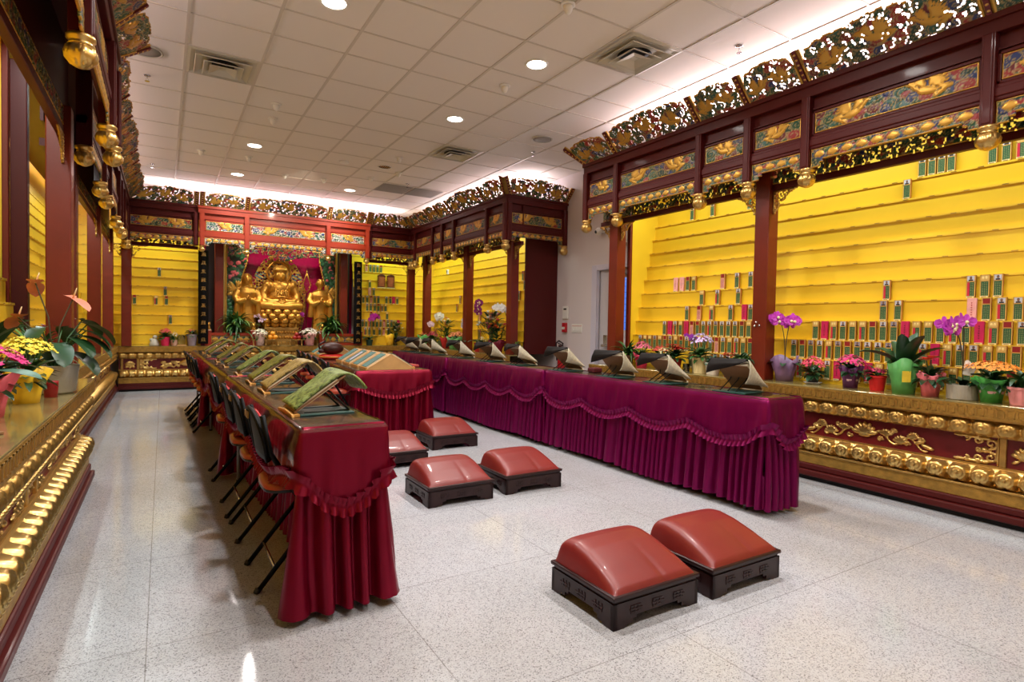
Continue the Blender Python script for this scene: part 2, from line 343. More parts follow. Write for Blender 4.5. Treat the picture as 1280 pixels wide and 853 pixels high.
for k, (x0, x1, s) in enumerate(((3.205, 3.75, 'left half of the flat grey return grille near the back canopy'), (3.775, 4.32, 'right half of the flat grey return grille near the back canopy'))):
    t = thing('return_grille', s, 'vent grille', ((x0+x1)/2, 9.83, ZC)); h = (x1-x0)/2
    MB().box(-h, h, -.29, .29, -.004, 0, 'grille_grey').build('frame', t)
    mb = MB()
    for q in range(18): mb.box(-h+.02, h-.02, -.27+q*.031, -.255+q*.031, -.008, -.004, 'grille_grey')
    mb.build('slat', t)
for x, y, s in ((-.14, 6.14, 'round grey ceiling speaker at upper left, half behind the crest'), (4.14, 6.12, 'round grey ceiling speaker right of the middle ceiling light')):
    t = thing('ceiling_speaker', s, 'speaker', (x, y, ZC))
    MB().lathe([(.135, 0), (.14, -.008), (.125, -.010), (.12, -.006)], (0, 0, 0), 'vent_metal', 28, cap=False).build('rim', t, smooth=True)
    MB().lathe([(.122, -.004), (.06, -.010), (.003, -.012)], (0, 0, 0), 'grille_grey', 28).build('mesh_grille', t, smooth=True)
for x, y, s in ((-.14, 6.75, 'ceiling sprinkler left of the upper left vent'), (4.34, 6.63, 'ceiling sprinkler right of the middle, above the far canopy corner'), (4.16, 3.2, 'ceiling sprinkler against the bright ceiling above the right canopy'),
                (-.15, 10.49, 'small ceiling sprinkler at far left over the left canopy'), (3.56, 9.35, 'small ceiling sprinkler beside the grey return grille')):
    t = thing('sprinkler', s, 'sprinkler', (x, y, ZC))
    MB().lathe([(.032, 0), (.03, -.006), (.010, -.008)], (0, 0, 0), 'chrome', 16).build('escutcheon', t, smooth=True)
    mb = MB().tube([(0, 0, -.006), (0, 0, -.03)], .006, 'chrome'); mb.bar((-.012, 0, -.03), (-.006, 0, -.055), .003, .003, 'chrome'); mb.bar((.012, 0, -.03), (.006, 0, -.055), .003, .003, 'chrome'); mb.lathe([(.022, -.055), (.022, -.058)], (0, 0, 0), 'chrome', 12)
    mb.build('head', t)
for x, y, s in ((1.06, 6.81, 'nearer of the two cone detectors in a pair left of centre'), (1.10, 7.31, 'farther of the two cone detectors in a pair left of centre'), (.45, 9.25, 'white cone detector at far left of the ceiling'),
                (1.06, 9.19, 'white cone detector just behind the far left ceiling light'), (2.91, 4.99, 'white cone detector beside the largest ceiling light'), (3.18, 8.75, 'cone detector right of the unlit ceiling light'),
                (2.57, 3.49, 'white cone detector at the top edge of the photo'), (2.90, 7.96, 'small cone detector before the shiny vent'), (1.68, 9.93, 'small cone detector left of centre near the back canopy'),
                (2.29, 9.87, 'small cone detector at centre near the back canopy'), (2.91, 9.3, 'small cone detector left of the return grille'), (2.29, 8.63, 'flat round smoke detector in the far ceiling centre')):
    t = thing('smoke_detector', s, 'detector', (x, y, ZC))
    if 'flat' in s: MB().lathe([(.07, 0), (.07, -.018), (.05, -.03), (.02, -.034)], (0, 0, 0), 'white_plastic', 20).build('housing', t, smooth=True)
    else:
        MB().lathe([(.055, 0), (.055, -.010), (.045, -.014)], (0, 0, 0), 'white_plastic', 20).build('base_ring', t, smooth=True)
        MB().lathe([(.036, -.010), (.034, -.04), (.022, -.066), (.006, -.078)], (0, 0, 0), 'white_plastic', 16).build('cone', t, smooth=True)
# light fixtures above the canopies
for n_, x, y, sx, sy in (('a', 4.86, 1.9, .05, 6.4), ('b', 4.98, 9.4, .05, 3.6), ('c', -.92, 2.6, .05, 5.0), ('d', -1.15, 8.3, .05, 5.6), ('e', 2.0, 11.75, 4.6, .05)):
    lb = {'a': 'right near', 'b': 'right far', 'c': 'left near', 'd': 'left far', 'e': 'back'}[n_]
    tag(MB().box(x-sx/2, x+sx/2, y-sy/2, y+sy/2, 3.215, 3.29, 'white_plastic').build('cove_fixture'), 'white cove light batten lying above the %s canopy' % lb, 'light fixture')
# wall devices
t = thing('thermostat', 'white thermostat with a dark display on the white wall', 'thermostat', (XW, 7.32, 1.44)); MB().box(-.025, 0, -.07, .07, -.10, .10, 'white_plastic').build('case', t, bevel=.006); MB().box(-.028, -.024, -.035, .035, .04, .065, 'black').build('display', t)
t = thing('fire_alarm_pull', 'small red fire alarm box on the white wall below the thermostat', 'fire alarm', (XW, 7.33, 1.20)); MB().box(-.04, 0, -.05, .05, -.075, .075, cmat(180, 20, 34)).build('case', t, bevel=.006); MB().box(-.05, -.038, -.03, .03, -.03, .01, 'white_plastic').build('handle', t)
t = thing('switch_panel', 'wide white switch plate with red dots beside the fire alarm', 'switch panel', (XW, 7.03, 1.19)); MB().box(-.010, 0, -.13, .13, -.065, .065, 'white_plastic').build('plate', t, bevel=.003)
for k in range(6): MB().box(-.018, -.009, -.115+k*.04, -.09+k*.04, -.035, .015, 'white_plastic').build('switch', t); MB().box(-.013, -.009, -.112+k*.04, -.096+k*.04, .032, .044, cmat(190, 40, 40)).build('indicator', t)
t = thing('fire_extinguisher', 'red fire extinguisher with black hose hanging on the white wall', 'fire extinguisher', (XW-.09, 7.30, .55))
MB().lathe([(.05, 0), (.062, .01), (.062, .26), (.045, .31), (.02, .33)], (0, 0, 0), cmat(196, 20, 28), 20).build('cylinder', t, smooth=True)
MB().box(-.02, .02, -.03, .06, .33, .37, 'chrome').bar((0, -.02, .37), (0, .10, .40), .02, .01, 'black').build('valve', t); MB().tube([(0, -.02, .35), (-.02, -.06, .40), (-.04, .02, .44), (-.03, .11, .40), (0, .14, .28), (0, .12, .12)], .012, 'black').build('hose', t, smooth=True)
t = thing('security_camera', 'white round security camera high on the wall behind the canopy end', 'camera', (XW, 6.42, 2.62)); MB().box(-.05, 0, -.04, .04, -.04, .04, 'white_plastic').build('bracket', t); MB().ball((-.10, .02, -.02), .055, 'white_plastic', 16, 10).build('housing', t, smooth=True); MB().ball((-.14, .03, -.03), .026, 'black', 10, 8).build('lens', t, smooth=True)
t = thing('wall_sensor', 'small white sensor on the yellow tiers near the far corner', 'sensor', (5.10, 10.95, 2.32)); MB().box(-.035, .0, -.03, .03, -.05, .05, 'white_plastic').build('case', t, bevel=.008); MB().box(-.038, -.03, -.02, .02, -.02, .03, 'mid_grey').build('lens', t)
bx = tag(MB().box(XW-.09, XW, 5.86, 6.12, 2.38, 2.62, 'white_plastic').build('junction_box', bevel=.006), 'grey-white box on the wall above the door', 'electrical box')

# ------------------------------------------------------------------ yellow stepped shelving
Z0, DZ, DY, NT = .80, .166, .041, 14
def tiers(label, loc, rz, L_, seed):
    t = thing('tiered_shelving', label, 'shelving', loc, rz)
    mb = MB(); P_ = [(-.02, .755), (-.02, Z0)]
    for k in range(NT): P_ += [(k*DY, Z0+k*DZ), (k*DY, Z0+(k+1)*DZ)]
    P_ += [(NT*DY, Z0+NT*DZ), (NT*DY+.03, Z0+NT*DZ), (NT*DY+.03, 3.22)]
    V = [(x, y, z) for x in (0, L_) for y, z in P_]; n = len(P_)
    mb.add(V, [(i, n+i, n+i+1, i+1) for i in range(n-1)], 'yellow_wall').build('stepped_riser', t)
    rn = random.Random(seed)
    for k in range(NT):
        y, z = max(k-1, -.4)*DY, Z0+k*DZ
        mb = MB().box(0, L_, y-.008, y+.002, z-.013, z+.002, 'yellow_ledge')
        x = .05
        while x < L_-.05:
            mb.box(x, x+.038, y-.0095, y-.0075, z-.010, z-.004, 'gold_paint'); x += rn.uniform(.16, .24)
        mb.build('ledge', t)
    return t
tiers('yellow stepped tiers of the large right alcove, crowded with memorial tablets', (4.83, 5.15, 0), -PI/2, 6.6, 1)
tiers('yellow stepped tiers of the far right alcove behind three red columns', (4.83, 12.1, 0), -PI/2, 4.52, 2)
tiers('yellow stepped tiers at the back wall, right of the golden statue', (3.36, 11.56, 0), 0, 2.05, 3)
tiers('yellow stepped tiers at the back wall, left of the golden statue', (-1.45, 11.56, 0), 0, 2.02, 4)
tiers('yellow stepped tiers along the far left wall behind red columns', (-.995, 5.33, 0), PI/2, 6.7, 5)
tiers('yellow stepped tiers of the near left alcove beside the camera', (-.80, -1.2, 0), PI/2, 6.36, 6)
def endpanel(label, loc, rz, x0, x1, m, post, z1=3.15, th=.03):
    t = thing('alcove_end_panel', label, 'panel', loc, rz)
    MB().box(x0, x1, 0, th, .762, z1, m).build('panel', t)
    if post: MB().box(x0-.035 if post < 0 else x1, x0 if post < 0 else x1+.035, -.012, th+.012, .762, z1, 'lacquer').build('edge_post', t, bevel=.004)
endpanel('yellow end panel with a thin red edge closing the right alcove', (0, 5.15, 0), 0, 4.815, XW-.005, 'yellow_wall', -1)
endpanel('plain yellow end panel with red edge post at far left of the photo', (0, 5.215, 0), 0, -1.49, -.95, 'yellow_wall', 1)
tag(MB().box(-.915, -.82, 5.25, 5.33, .762, 3.0, 'lacquer_dark').build('partition_post', bevel=.006), 'dark red partition post between the yellow panels at left', 'post')
tag(MB().box(4.86, XW-.005, 7.57, 7.61, .765, 2.62, 'lacquer_dark').build('red_partition', bevel=.006), 'tall plain dark red panel closing the side of the far alcove', 'panel')

# ------------------------------------------------------------------ altar counters
def altar(label, loc, rz, L_, D, bays, near=True, beads=False, capend=False):
    t = thing('altar_counter', label, 'altar counter', loc, rz)
    MB().box(0.01, L_-.01, .03, D, .001, .04, 'recess').box(0, L_, .0, .06, .035, .085, 'lacquer_dark').box(0, L_, .022, .08, .085, .135, 'lacquer_dark').build('plinth', t, bevel=.010 if near else 0)
    MB().box(0, L_, .035, D, .135, .212, 'gold_paint').box(0, L_, .025, D, .212, .228, 'gold').build('lower_board', t, bevel=.004 if near else 0)
    def petals(z0, h, y0, bul, m, sgn, name):
        mod = .125; n = int(round(L_/mod)); mod = L_/n; q = 18 if near else 10; nt = 13 if near else 8
        s_ = np.linspace(0, L_, n*q+1); tt = np.linspace(0, 1, nt); S, T = np.meshgrid(s_, tt)
        f_ = np.abs(((S/mod) % 1)-.5)*2
        lobe = 1
        if sgn > 0: prof = np.sin(PI*np.clip(T*.80+.14, 0, 1))
        else: prof = np.sin(PI*np.clip(1-(T*.80+.14), 0, 1))
        tb = T if sgn > 0 else 1-T; rr = np.hypot(f_*.95, (tb-.52)*2); heart = .16*np.exp(-((rr-.66)/.13)**2)+.14*np.exp(-((rr-.28)/.12)**2)-.22*np.exp(-(f_/.10)**2)*np.clip(.55-tb, 0, 1)*1.6
        ee = np.clip(1-(f_*.965)**2.6-np.abs(2*tb-1)**2.6, 0, 1); out = bul*(.95*ee**.42*(1+heart*1.7)+.12*np.abs(prof))
        zz = z0+T*h - (0 if sgn < 0 else 1)*0
        lip = (.013*np.abs(np.sin(PI*f_))-.004)*np.clip(1-T*3, 0, 1)
        G = np.stack([S, y0-out, zz-lip], -1)
        mb = MB().grid(G[::1], m); mb.box(0, L_, y0-.004, y0+.04, z0, z0+h, m); mb.build(name, t, smooth=True)
    petals(.232, .118, .075, .062, 'gold_bright', 1, 'lower_petal_moulding')
    petals(.556, .100, .065, .050, 'gold', -1, 'upper_petal_moulding')
    if beads:
        for zb in (.236, .552):
            S, T = np.meshgrid(np.linspace(0, L_, int(L_/.0075)), np.linspace(-1, 1, 6)); rr = .014*np.sqrt(np.abs(np.sin(S/.045*PI)))*np.sqrt(1-T*T)+.001
            MB().grid(np.stack([S, .033-rr*1.6, zb+T*.014*np.sqrt(np.abs(np.sin(S/.045*PI)))], -1), 'gold_bright').build('bead_row', t, smooth=True)
    MB().box(0, L_, .10, D, .345, .562, 'red_panel').box(0, L_, .085, .11, .345, .362, 'gold').box(0, L_, .085, .11, .545, .560, 'gold').build('panel', t)
    mb = MB().box(0, L_, 0, .04, .668, .752, 'gold_paint').box(0, L_, .012, .06, .656, .668, 'gold')
    if near:
        x = .01
        while x < L_-.06:
            for a in ((x, x+.03, .735, .741), (x, x+.006, .69, .741), (x+.012, x+.042, .684, .690), (x+.036, x+.042, .684, .728)): mb.box(a[0], a[1], -.003, .001, a[2], a[3], 'gold')
            x += .052
    mb.build('top_fascia', t)
    MB().box(0, L_, .002, D, .750, .762, 'altar_top').build('countertop', t, bevel=.003)
    for x0, x1, kind in bays:
        if kind == 'post':
            MB().box(x0, x1, .083, .105, .362, .546, 'gold').build('panel_post', t, bevel=.004)
        elif kind == 'square':
            relief(t, 'square_lotus', lotus_items(.5*(x1-x0), .09, .07, 1), x0, .365, x1-x0, .18, .100, .004 if near else .011)
        elif kind == 'corner':
            relief(t, 'scroll_carving', scroll_items(0, 1), x0, .365, .26, .18, .100, .004 if near else .011)
        elif kind == 'cornerR':
            relief(t, 'scroll_carving', scroll_items(.26, -1), x0-.26, .365, .26, .18, .100, .004 if near else .011)
        elif kind == 'spray':
            relief(t, 'lotus_carving', spray_items(x1-x0), x0, .365, x1-x0, .18, .100, .004 if near else .011)
    return t
# relief carvings: unions of ellipses rasterised to a domed, openwork height field
def lotus_items(cx, cz, r, full=0):
    it = []
    for a in (-78, -52, -26, 0, 26, 52, 78):
        A = math.radians(a); L_ = r*(.62 if abs(a) > 60 else .56)
        it.append((cx+math.sin(A)*L_, cz-.25*r+math.cos(A)*L_, .20*r, .46*r, -A))
    for a in (-38, -13, 13, 38):
        A = math.radians(a); it.append((cx+math.sin(A)*r*.34, cz-.3*r+math.cos(A)*r*.3, .17*r, .32*r, -A))
    it.append((cx, cz-.38*r, .5*r, .14*r, 0))
    if full: it += [(cx-.7*r, cz-.7*r, .3*r, .13*r, .4), (cx+.7*r, cz-.7*r, .3*r, .13*r, -.4), (cx, cz-.75*r, .1*r, .3*r, 0)]
    return it
def curl(cx, cz, r, a0, turns, w_, sgn=1):
    it = []; n = int(14*turns)+4
    for k in range(n+1):
        t_ = k/n; A = a0+sgn*t_*turns*2*PI; R = r*(1-t_*.8); it.append((cx+R*math.cos(A), cz+R*math.sin(A), w_*(1-.4*t_), w_*(1-.4*t_), 0))
    return it
def spray_items(W):
    c = W/2; it = lotus_items(c, .095, .088)
    for s in (-1, 1):
        for k in range(60):
            u_ = k/59; x = c+s*(.08+u_*(c-.12)); it.append((x, .075+.035*math.sin(u_*11+.6)-.03*u_, .0075*(1-.4*u_), .0075*(1-.4*u_), 0))
        for d, h, r in ((.15, .10, .042), (.25, .062, .050), (.33, .105, .040), (.42, .05, .034)):
            if d < c-.04: it += lotus_items(c+s*d, h, r)
        for d, h in ((.11, .05), (.20, .12), (.29, .045), (.38, .085)):
            if d < c-.03: it += curl(c+s*d, h, .020, 0, 1.1, .006, s)
        it.append((c+s*(c-.04), .045, .04, .014, s*-.3)); it.append((c+s*(c-.09), .07, .035, .012, s*.4))
    return it
def scroll_items(x0, s):
    it = []
    for z, sg in ((.045, 1), (.135, -1)):
        it += curl(x0+s*.045, z, .034, PI/2*sg, 1.2, .0075, s*sg) + curl(x0+s*.115, .09+(z-.09)*1.35, .028, -PI/2*sg, 1.2, .007, -s*sg) + curl(x0+s*.175, .09+(z-.09)*1.6, .020, PI/2*sg, 1, .006, s*sg)
        it += [(x0+s*.215, .09+(z-.09)*1.75, .034, .009, 0), (x0+s*.08, .09+(z-.09)*1.7, .03, .012, 0), (x0+s*.14, .09+(z-.09)*1.75, .035, .009, 0)]
    it += [(x0+s*.008, .09, .008, .09, 0), (x0+s*.075, .09, .024, .018, 0)] + curl(x0+s*.11, .09, .02, 0, 1, .006, s)
    return it
def relief(parent, name, items, x0, z0, W, H, y, res):
    nx, nz = int(W/res)+1, int(H/res)+1
    X, Z = np.meshgrid(np.linspace(0, W, nx), np.linspace(0, H, nz)); Hh = np.zeros_like(X)
    for cx, cz, rx, rz_, a in items:
        ca, sa = math.cos(a), math.sin(a); dx, dz = X-cx, Z-cz
        d = ((dx*ca+dz*sa)/(rx+res*.2))**2+((-dx*sa+dz*ca)/(rz_+res*.2))**2
        Hh = np.maximum(Hh, np.where(d < 1, np.sqrt(np.clip(1-d, 0, 1))*min(rx, rz_)*1.1+.004, 0))
    m = Hh > 0
    k = m.copy(); k[1:] |= m[:-1]; k[:-1] |= m[1:]; k[:, 1:] |= m[:, :-1]; k[:, :-1] |= m[:, 1:]
    G = np.stack([x0+X, y-Hh-.001, z0+Z], -1)
    o = MB().grid(G, 'gold_bright', k).build(name, parent, smooth=True); return o
SB = [(.28, .34, 'post'), (.0, .06, 'post'), (.07, .27, 'square')]
def baylist(L_, start, step):
    out = []; x = start
    while x+step <= L_+.3:
        out += [(x, x+.035, 'post'), (x+.045, x+.215, 'square'), (x+.225, x+.26, 'post'), (x+.262, 0, 'corner')]
        c = x+.26+(step-.26)/2; hw = min(.46, (step-.26)/2-.30)
        if hw > .1: out.append((c-hw, c+hw, 'spray'))
        out.append((x+step-.002, 0, 'cornerR')); x += step
    return [b_ for b_ in out if b_[0] < L_-.02 and (b_[2] in ('cornerR',) and b_[0] < L_ or b_[2] == 'corner' and b_[0]+.26 < L_ or b_[2] in ('post', 'square', 'spray') and b_[1] < L_+.001)]
altar('gilded altar counter along the right wall with lotus carving, lined with potted flowers', (4.45, 5.47, 0), -PI/2, 6.5, .40, baylist(6.5, .20, 1.905))
altar('gilded altar counter under the far right alcove, behind the long tables', (4.45, 11.43, 0), -PI/2, 4.03, .40, baylist(4.03, .0, 1.9), near=False)
altar('gilded altar counter at the left edge of the photo with bulging gold petals', (-.43, -1.0, 0), PI/2, 6.2, .42, baylist(6.2, .45, 1.905), beads=True)
altar('gilded altar counter along the far left wall, stepped back from the near one', (-.635, 5.22, 0), PI/2, 6.2, .40, baylist(6.2, .05, 1.9), near=False, beads=True)
altar('gilded altar counter across the back wall below the golden statue', (-.635, 11.42, 0), 0, 5.1, .22, baylist(5.1, .03, 1.62), near=False)
# ------------------------------------------------------------------ carved openwork
PG = [(22, 74, 48), (16, 52, 40), (30, 46, 98), (146, 34, 32), (100, 18, 26), (36, 90, 78)]
GOLDC = (*lin((206, 158, 66)), 1.0)
def bird(cx, cy, s, fl, tilt=0):
    E_ = [(0, 0, .30, .12, .15), (.30, .12, .17, .055, .7), (.44, .26, .11, .045, .9), (.53, .35, .08, .055, .2), (.62, .35, .08, .02, -.1), (-.45, -.03, .32, .035, -.05), (-.46, -.12, .30, .032, -.28), (-.46, .05, .30, .032, .18), (-.40, -.19, .24, .028, -.5)]
    for k in range(7): a = 1.75+.20*k; E_.append((-.06+.36*math.cos(a), .08+.36*math.sin(a), .34-.018*k, .036, a))
    for k in range(5): a = 1.25-.15*k; E_.append((.04+.28*math.cos(a), .08+.28*math.sin(a), .26, .034, a))
    out = []; ct, st = math.cos(tilt), math.sin(tilt)
    for x, y, rx, ry, a in E_:
        x, y = x*ct-y*st, x*st+y*ct
        out.append((cx+x*s*fl, cy+y*s, rx*s, ry*s, (a+tilt) if fl > 0 else PI-a-tilt))
    return out
_cache = {}
def carve(W, H, res, seed, kind='panel', openw=False, birds=(), rim=.010, bright=0, scal=0):
    key = (round(W, 3), round(H, 3), res, seed, kind, openw, rim, bright)
    if key in _cache: return _cache[key]
    rn = np.random.RandomState(seed)
    nx, nz = max(6, int(W/res)+1), max(5, int(H/res)+1)
    X, Z = np.meshgrid(np.linspace(0, W, nx), np.linspace(0, H, nz))
    col = np.zeros(X.shape+(4,)); col[..., :3] = lin((12, 30, 22)); col[..., 3] = 0
    h = np.zeros_like(X); hole = np.ones_like(X, bool) if openw else np.zeros_like(X, bool)
    if kind == 'frieze': sz, el = .020, 1.2
    else: sz, el = .036 if H > .15 else .026, 1.45
    n = int(W*H/(sz*sz)*1.25)
    pal = [np.array(lin(c)) for c in PG]; rimc = np.array(lin((168, 146, 92) if not bright else (226, 214, 196)))
    for k in range(n):
        cx, cz = rn.uniform(0, W), rn.uniform(0, H); r = sz*rn.uniform(.65, 1.3); c = pal[rn.choice(6, p=[.27, .18, .17, .2, .08, .10])]; sg = rn.choice([-1, 1]); ph = rn.uniform(0, 6.28)
        i0, i1 = max(0, int((cx-r*el)/W*(nx-1))), min(nx, int((cx+r*el)/W*(nx-1))+2); j0, j1 = max(0, int((cz-r)/H*(nz-1))), min(nz, int((cz+r)/H*(nz-1))+2)
        if i1 <= i0 or j1 <= j0: continue
        sx, sz_ = X[j0:j1, i0:i1]-cx, Z[j0:j1, i0:i1]-cz
        d = np.hypot(sx/el, sz_)/r; a = np.arctan2(sz_, sx/el); fr = (d*1.9+sg*a/(2*PI)+ph) % 1
        m = d < 1; band = (fr < .17) | (d > .92)
        sub = col[j0:j1, i0:i1]; sub[m & ~band, :3] = c; sub[m & ~band, 3] = 0; sub[m & band, :3] = rimc*.8+c*.1; sub[m & band, 3] = .15
        hs = h[j0:j1, i0:i1]; hs[m] = (.4+.35*(1-d*d)+.25*band)[m]
        ho = hole[j0:j1, i0:i1]; ho[m] = False
        if openw: ho[m & (fr > .52) & (fr < .80) & (d > .22) & (d < .85) & (a*sg > -.9) & (a*sg < 1.5)] = True
    items = list(birds)
    if kind == 'frieze':
        k = .07
        while k < W-.03: items += lotus_items(k, H*.66, H*.25); k += .105
    gb = []
    for cx, cz, rx, rz_, a in items:
        ca, sa = math.cos(a), math.sin(a); dx, dz = X-cx, Z-cz
        d = ((dx*ca+dz*sa)/(rx+res*.15))**2+((-dx*sa+dz*ca)/(rz_+res*.15))**2; m = d < 1
        hh = .8+.5*np.sqrt(np.clip(1-d, 0, 1)); u_ = m & (hh > h)
        h[u_] = hh[u_]; col[m] = GOLDC; hole[m] = False
    top = np.full(X.shape, H)
    if kind == 'crest':
        U = X/W; big = W > .8
        lob = .80+.20*np.sin(PI*U) if not big else .74+.20*np.sin(PI*U)**.8+.06*np.abs(np.sin(PI*U*3))
        edge = 1-np.clip(.10-np.minimum(U, 1-U)*(W/.5), 0, .1)*3.2
        top = H*lob*edge-.012*(1-np.abs(np.sin(PI*X/ (W/max(3, round(W/.09))))))
    dist = np.minimum(np.minimum(X, W-X), np.minimum(Z, top-Z)) if kind != 'frieze' else np.minimum(np.minimum(X, W-X), H-Z)
    inside = top-Z > -1e-6
    if kind == 'frieze':
        step = np.where((X < .075) | (X > W-.075), 0, np.where((X < .10) | (X > W-.10), H*.18, H*.36)); inside &= Z >= step-1e-6; dist = np.minimum(dist, Z-step)
    e = dist < rim; col[e] = GOLDC; h[e] = np.maximum(h[e], 1.2); hole[e] = False
    _cache[key] = (X, Z, h, col, inside & ~hole); return _cache[key]
def carved_obj(name, parent, x0, z0, y, data, relief_=.012, lean=None, thick=.012, st=(0, 0)):
    X, Z, h, col, m = data; W_ = X.max(); X = X-st[0]*Z*lean[0]*(1-X/W_)+st[1]*Z*lean[0]*(X/W_) if lean else X
    if lean: G = np.stack([x0+X, y-Z*lean[0]-h*relief_*lean[1], z0+Z*lean[1]+h*relief_*-lean[0]*.6], -1)
    else: G = np.stack([x0+X, y-h*relief_, z0+Z], -1)
    return MB().grid(G, 'carved', m, col).build(name, parent, smooth=True, attr=True, solid=-thick)

def finial_mesh():
    mb = MB(); mb.lathe([(.046, 0), (.050, -.006), (.050, -.018), (.040, -.026), (.040, -.034), (.044, -.040)], (0, 0, 0), 'gold_bright', 24)
    def pet(t, i, n): return 1+.15*abs(math.sin(t*4+i*.35))-.05
    mb.lathe([(.036, -.038), (.048, -.052), (.054, -.074), (.050, -.096), (.034, -.116), (.012, -.128)], (0, 0, 0), 'gold_bright', 36, fn=pet)
    for k in range(6):
        a = 2*PI*k/6; mb.ball((.034*math.cos(a), .034*math.sin(a), -.070), (.023, .023, .030), 'gold_bright', 10, 6); mb.ball((.026*math.cos(a+PI/6), .026*math.sin(a+PI/6), -.094), (.021, .021, .028), 'gold_bright', 10, 6)
    return mb
_FIN = {}
def finial(parent, x, y, z, s=1):
    if 'm' not in _FIN:
        o = finial_mesh().build('finial', parent, smooth=True); _FIN['m'] = o.data
    else: o = bpy.data.objects.new('finial', _FIN['m']); C.objects.link(o); o.parent = parent
    o.location = (x, y, z); o.scale = (s, s, s); return o
def bracket(parent, x, y, z, s, res=.008, W=.22, H=.20):
    # openwork corner bracket, s = direction away from the column
    nx, nz = int(W/res)+1, int(H/res)+1; X, Z = np.meshgrid(np.linspace(0, W, nx), np.linspace(0, H, nz))
    u_ = X/W; v_ = Z/H; ins = v_ < (1-u_)**1.8*1.0+.16*np.abs(np.sin(u_*9))*(1-u_)+.10
    hole = ((np.sin(X*170+Z*60)*np.sin(Z*190-X*40)) > .35) & (v_ > .08) & (u_ > .08)
    edge = np.abs(v_-((1-u_)**1.8+.12)) < .09
    h = .5+.5*np.abs(np.sin(X*150)*np.sin(Z*150))
    G = np.stack([x+s*X, y-h*.012, z-Z], -1)
    return MB().grid(G, 'gold', ins & (~hole | edge)).build('corner_bracket', parent, smooth=True, solid=.014)
def canopy(label, loc, rz, posts, cols, res=.008, m='lacquer_dark', mp=None, colm='lacquer', seed=1, rear=True, shield_d=1.08, ext=(.04, .04), crest=True, ys=.26, bright=0, skip_fin=(), fin_s=1.15, colz=.762, crest_lo=0, crest_hi=0, colb=True, leanf=.70):
    t = thing('carved_canopy', label, 'canopy', loc, rz); mp = mp or m
    x0, x1 = posts[0]-ext[0], posts[-1]+ext[1]
    bv = .004 if res < .012 else 0
    MB().box(x0, x1, -.045, .05, 3.045, 3.13, mp).box(x0-.01, x1+.01, -.062, .05, 3.125, 3.165, mp).build('top_beam', t, bevel=bv*1.5)
    MB().box(x0, x1, -.032, .03, 2.632, 2.735, mp).box(x0, x1, -.040, .03, 2.655, 2.712, mp).build('middle_rail', t, bevel=bv*2)
    MB().box(x0, x1, .004, .02, 2.93, 3.05, mp).box(x0, x1, -.012, .02, 2.945, 2.958, mp).build('fascia', t)
    MB().box(x0, x1, .03, shield_d, 3.168, 3.19, mp).build('light_shield_board', t)  # unseen board added to shield the alcove from the cove light
    if rear:
        MB().box(x0, x1, ys-.02, ys+.025, 2.445, 2.50, m).box(x0, x1, ys, ys+.02, 2.625, 3.168, 'lacquer_dark').build('rear_rail', t, bevel=bv)
    for i, p in enumerate(posts):
        MB().box(p-.036, p+.036, -.058, .035, 2.49, 3.05, mp).box(p-.024, p+.024, -.064, -.05, 2.50, 3.045, mp).build('hanging_post', t, bevel=bv*1.5)
        if i not in skip_fin: finial(t, p, -.012, 2.492, fin_s)
    for i in range(len(posts)-1):
        a, b_ = posts[i]+.036, posts[i+1]-.036; W = b_-a; s2 = seed+i
        if W < .06: continue
        fr = MB()
        for q0, q1, r0, r1 in ((a, b_, 2.735, 2.755), (a, b_, 2.912, 2.932), (a, a+.02, 2.735, 2.932), (b_-.02, b_, 2.735, 2.932)): fr.box(q0, q1, -.022, .01, r0, r1, mp)
        fr.build('panel_frame', t, bevel=bv)
        W2 = W-.04
        bs = bird(W2*.27, .070, .19, 1)+bird(W2*.73, .075, .19, -1) if W2 > .8 else bird(W2*.5, .075, min(.16, W2*.42), 1 if i % 2 else -1)
        carved_obj('carved_panel', t, a+.02, 2.755, .004, carve(W2, .158, res, s2 % 5+10*bright, 'panel', False, bs, rim=.007, bright=bright), .012)
        carved_obj('lotus_frieze', t, a, 2.488, -.006, carve(W, .145, res, 31+s2 % 2, 'frieze', False, (), rim=.006, bright=bright), .010)
        if rear: carved_obj('openwork_frieze', t, a-.036, 2.50, ys, carve(W+.072, .125, res, 50+s2 % 2, 'open', True, (), rim=.006), .010)
        if crest:
            H_ = .335 if W > .8 else .305
            lo = crest_lo if i == 0 else 0
            bs = (bird(W*.2, .10, .17, 1)+bird(W*.48, .15, .18, -1)+bird(W*.78, .11, .17, -1)) if W > .8 else bird(W*.3, .10, .14, 1)+bird(W*.7, .12, .13, -1)
            carved_obj('crest_panel', t, a-.012, 3.165, -.03, carve(W+.024, H_, res, 70+s2 % 3, 'crest', True, bs, rim=.010 if res < .012 else .014), .014, lean=(leanf, .714), st=(crest_lo if i == 0 else 0, crest_hi if i == len(posts)-2 else 0))
    if crest:
        for i, p in enumerate(posts):
            mb = MB(); l_ = .275; y_, z_ = -.035, 3.165; e_ = l_*leanf*(-crest_lo if i == 0 else crest_hi if i == len(posts)-1 else 0)
            mb.bar((p, y_, z_), (p+e_, y_-l_*leanf, z_+l_*.714), .078, .016, 'gold_paint', (0, -.7, -.7)); mb.bar((p, y_-.012, z_-.004), (p+e_, y_-.012-l_*leanf, z_-.004+l_*.714), .028, .02, 'red_panel', (0, -.7, -.7))
            for k in range(6): s_ = (.03+k*.042); mb.ball((p+e_*s_/l_, y_-.02-s_*leanf, z_-.006+s_*.714), (.012, .008, .012), 'gold_bright', 6, 4)
            mb.build('crest_divider', t)
    for p in cols:
        MB().box(p-.07, p+.07, ys-.06, ys+.08, colz, 2.64, colm).build('column', t, bevel=.008)
        if colb:
            for s in (-1, 1): bracket(t, p+s*.07, ys, 2.445, s, max(res, .008))
    return t
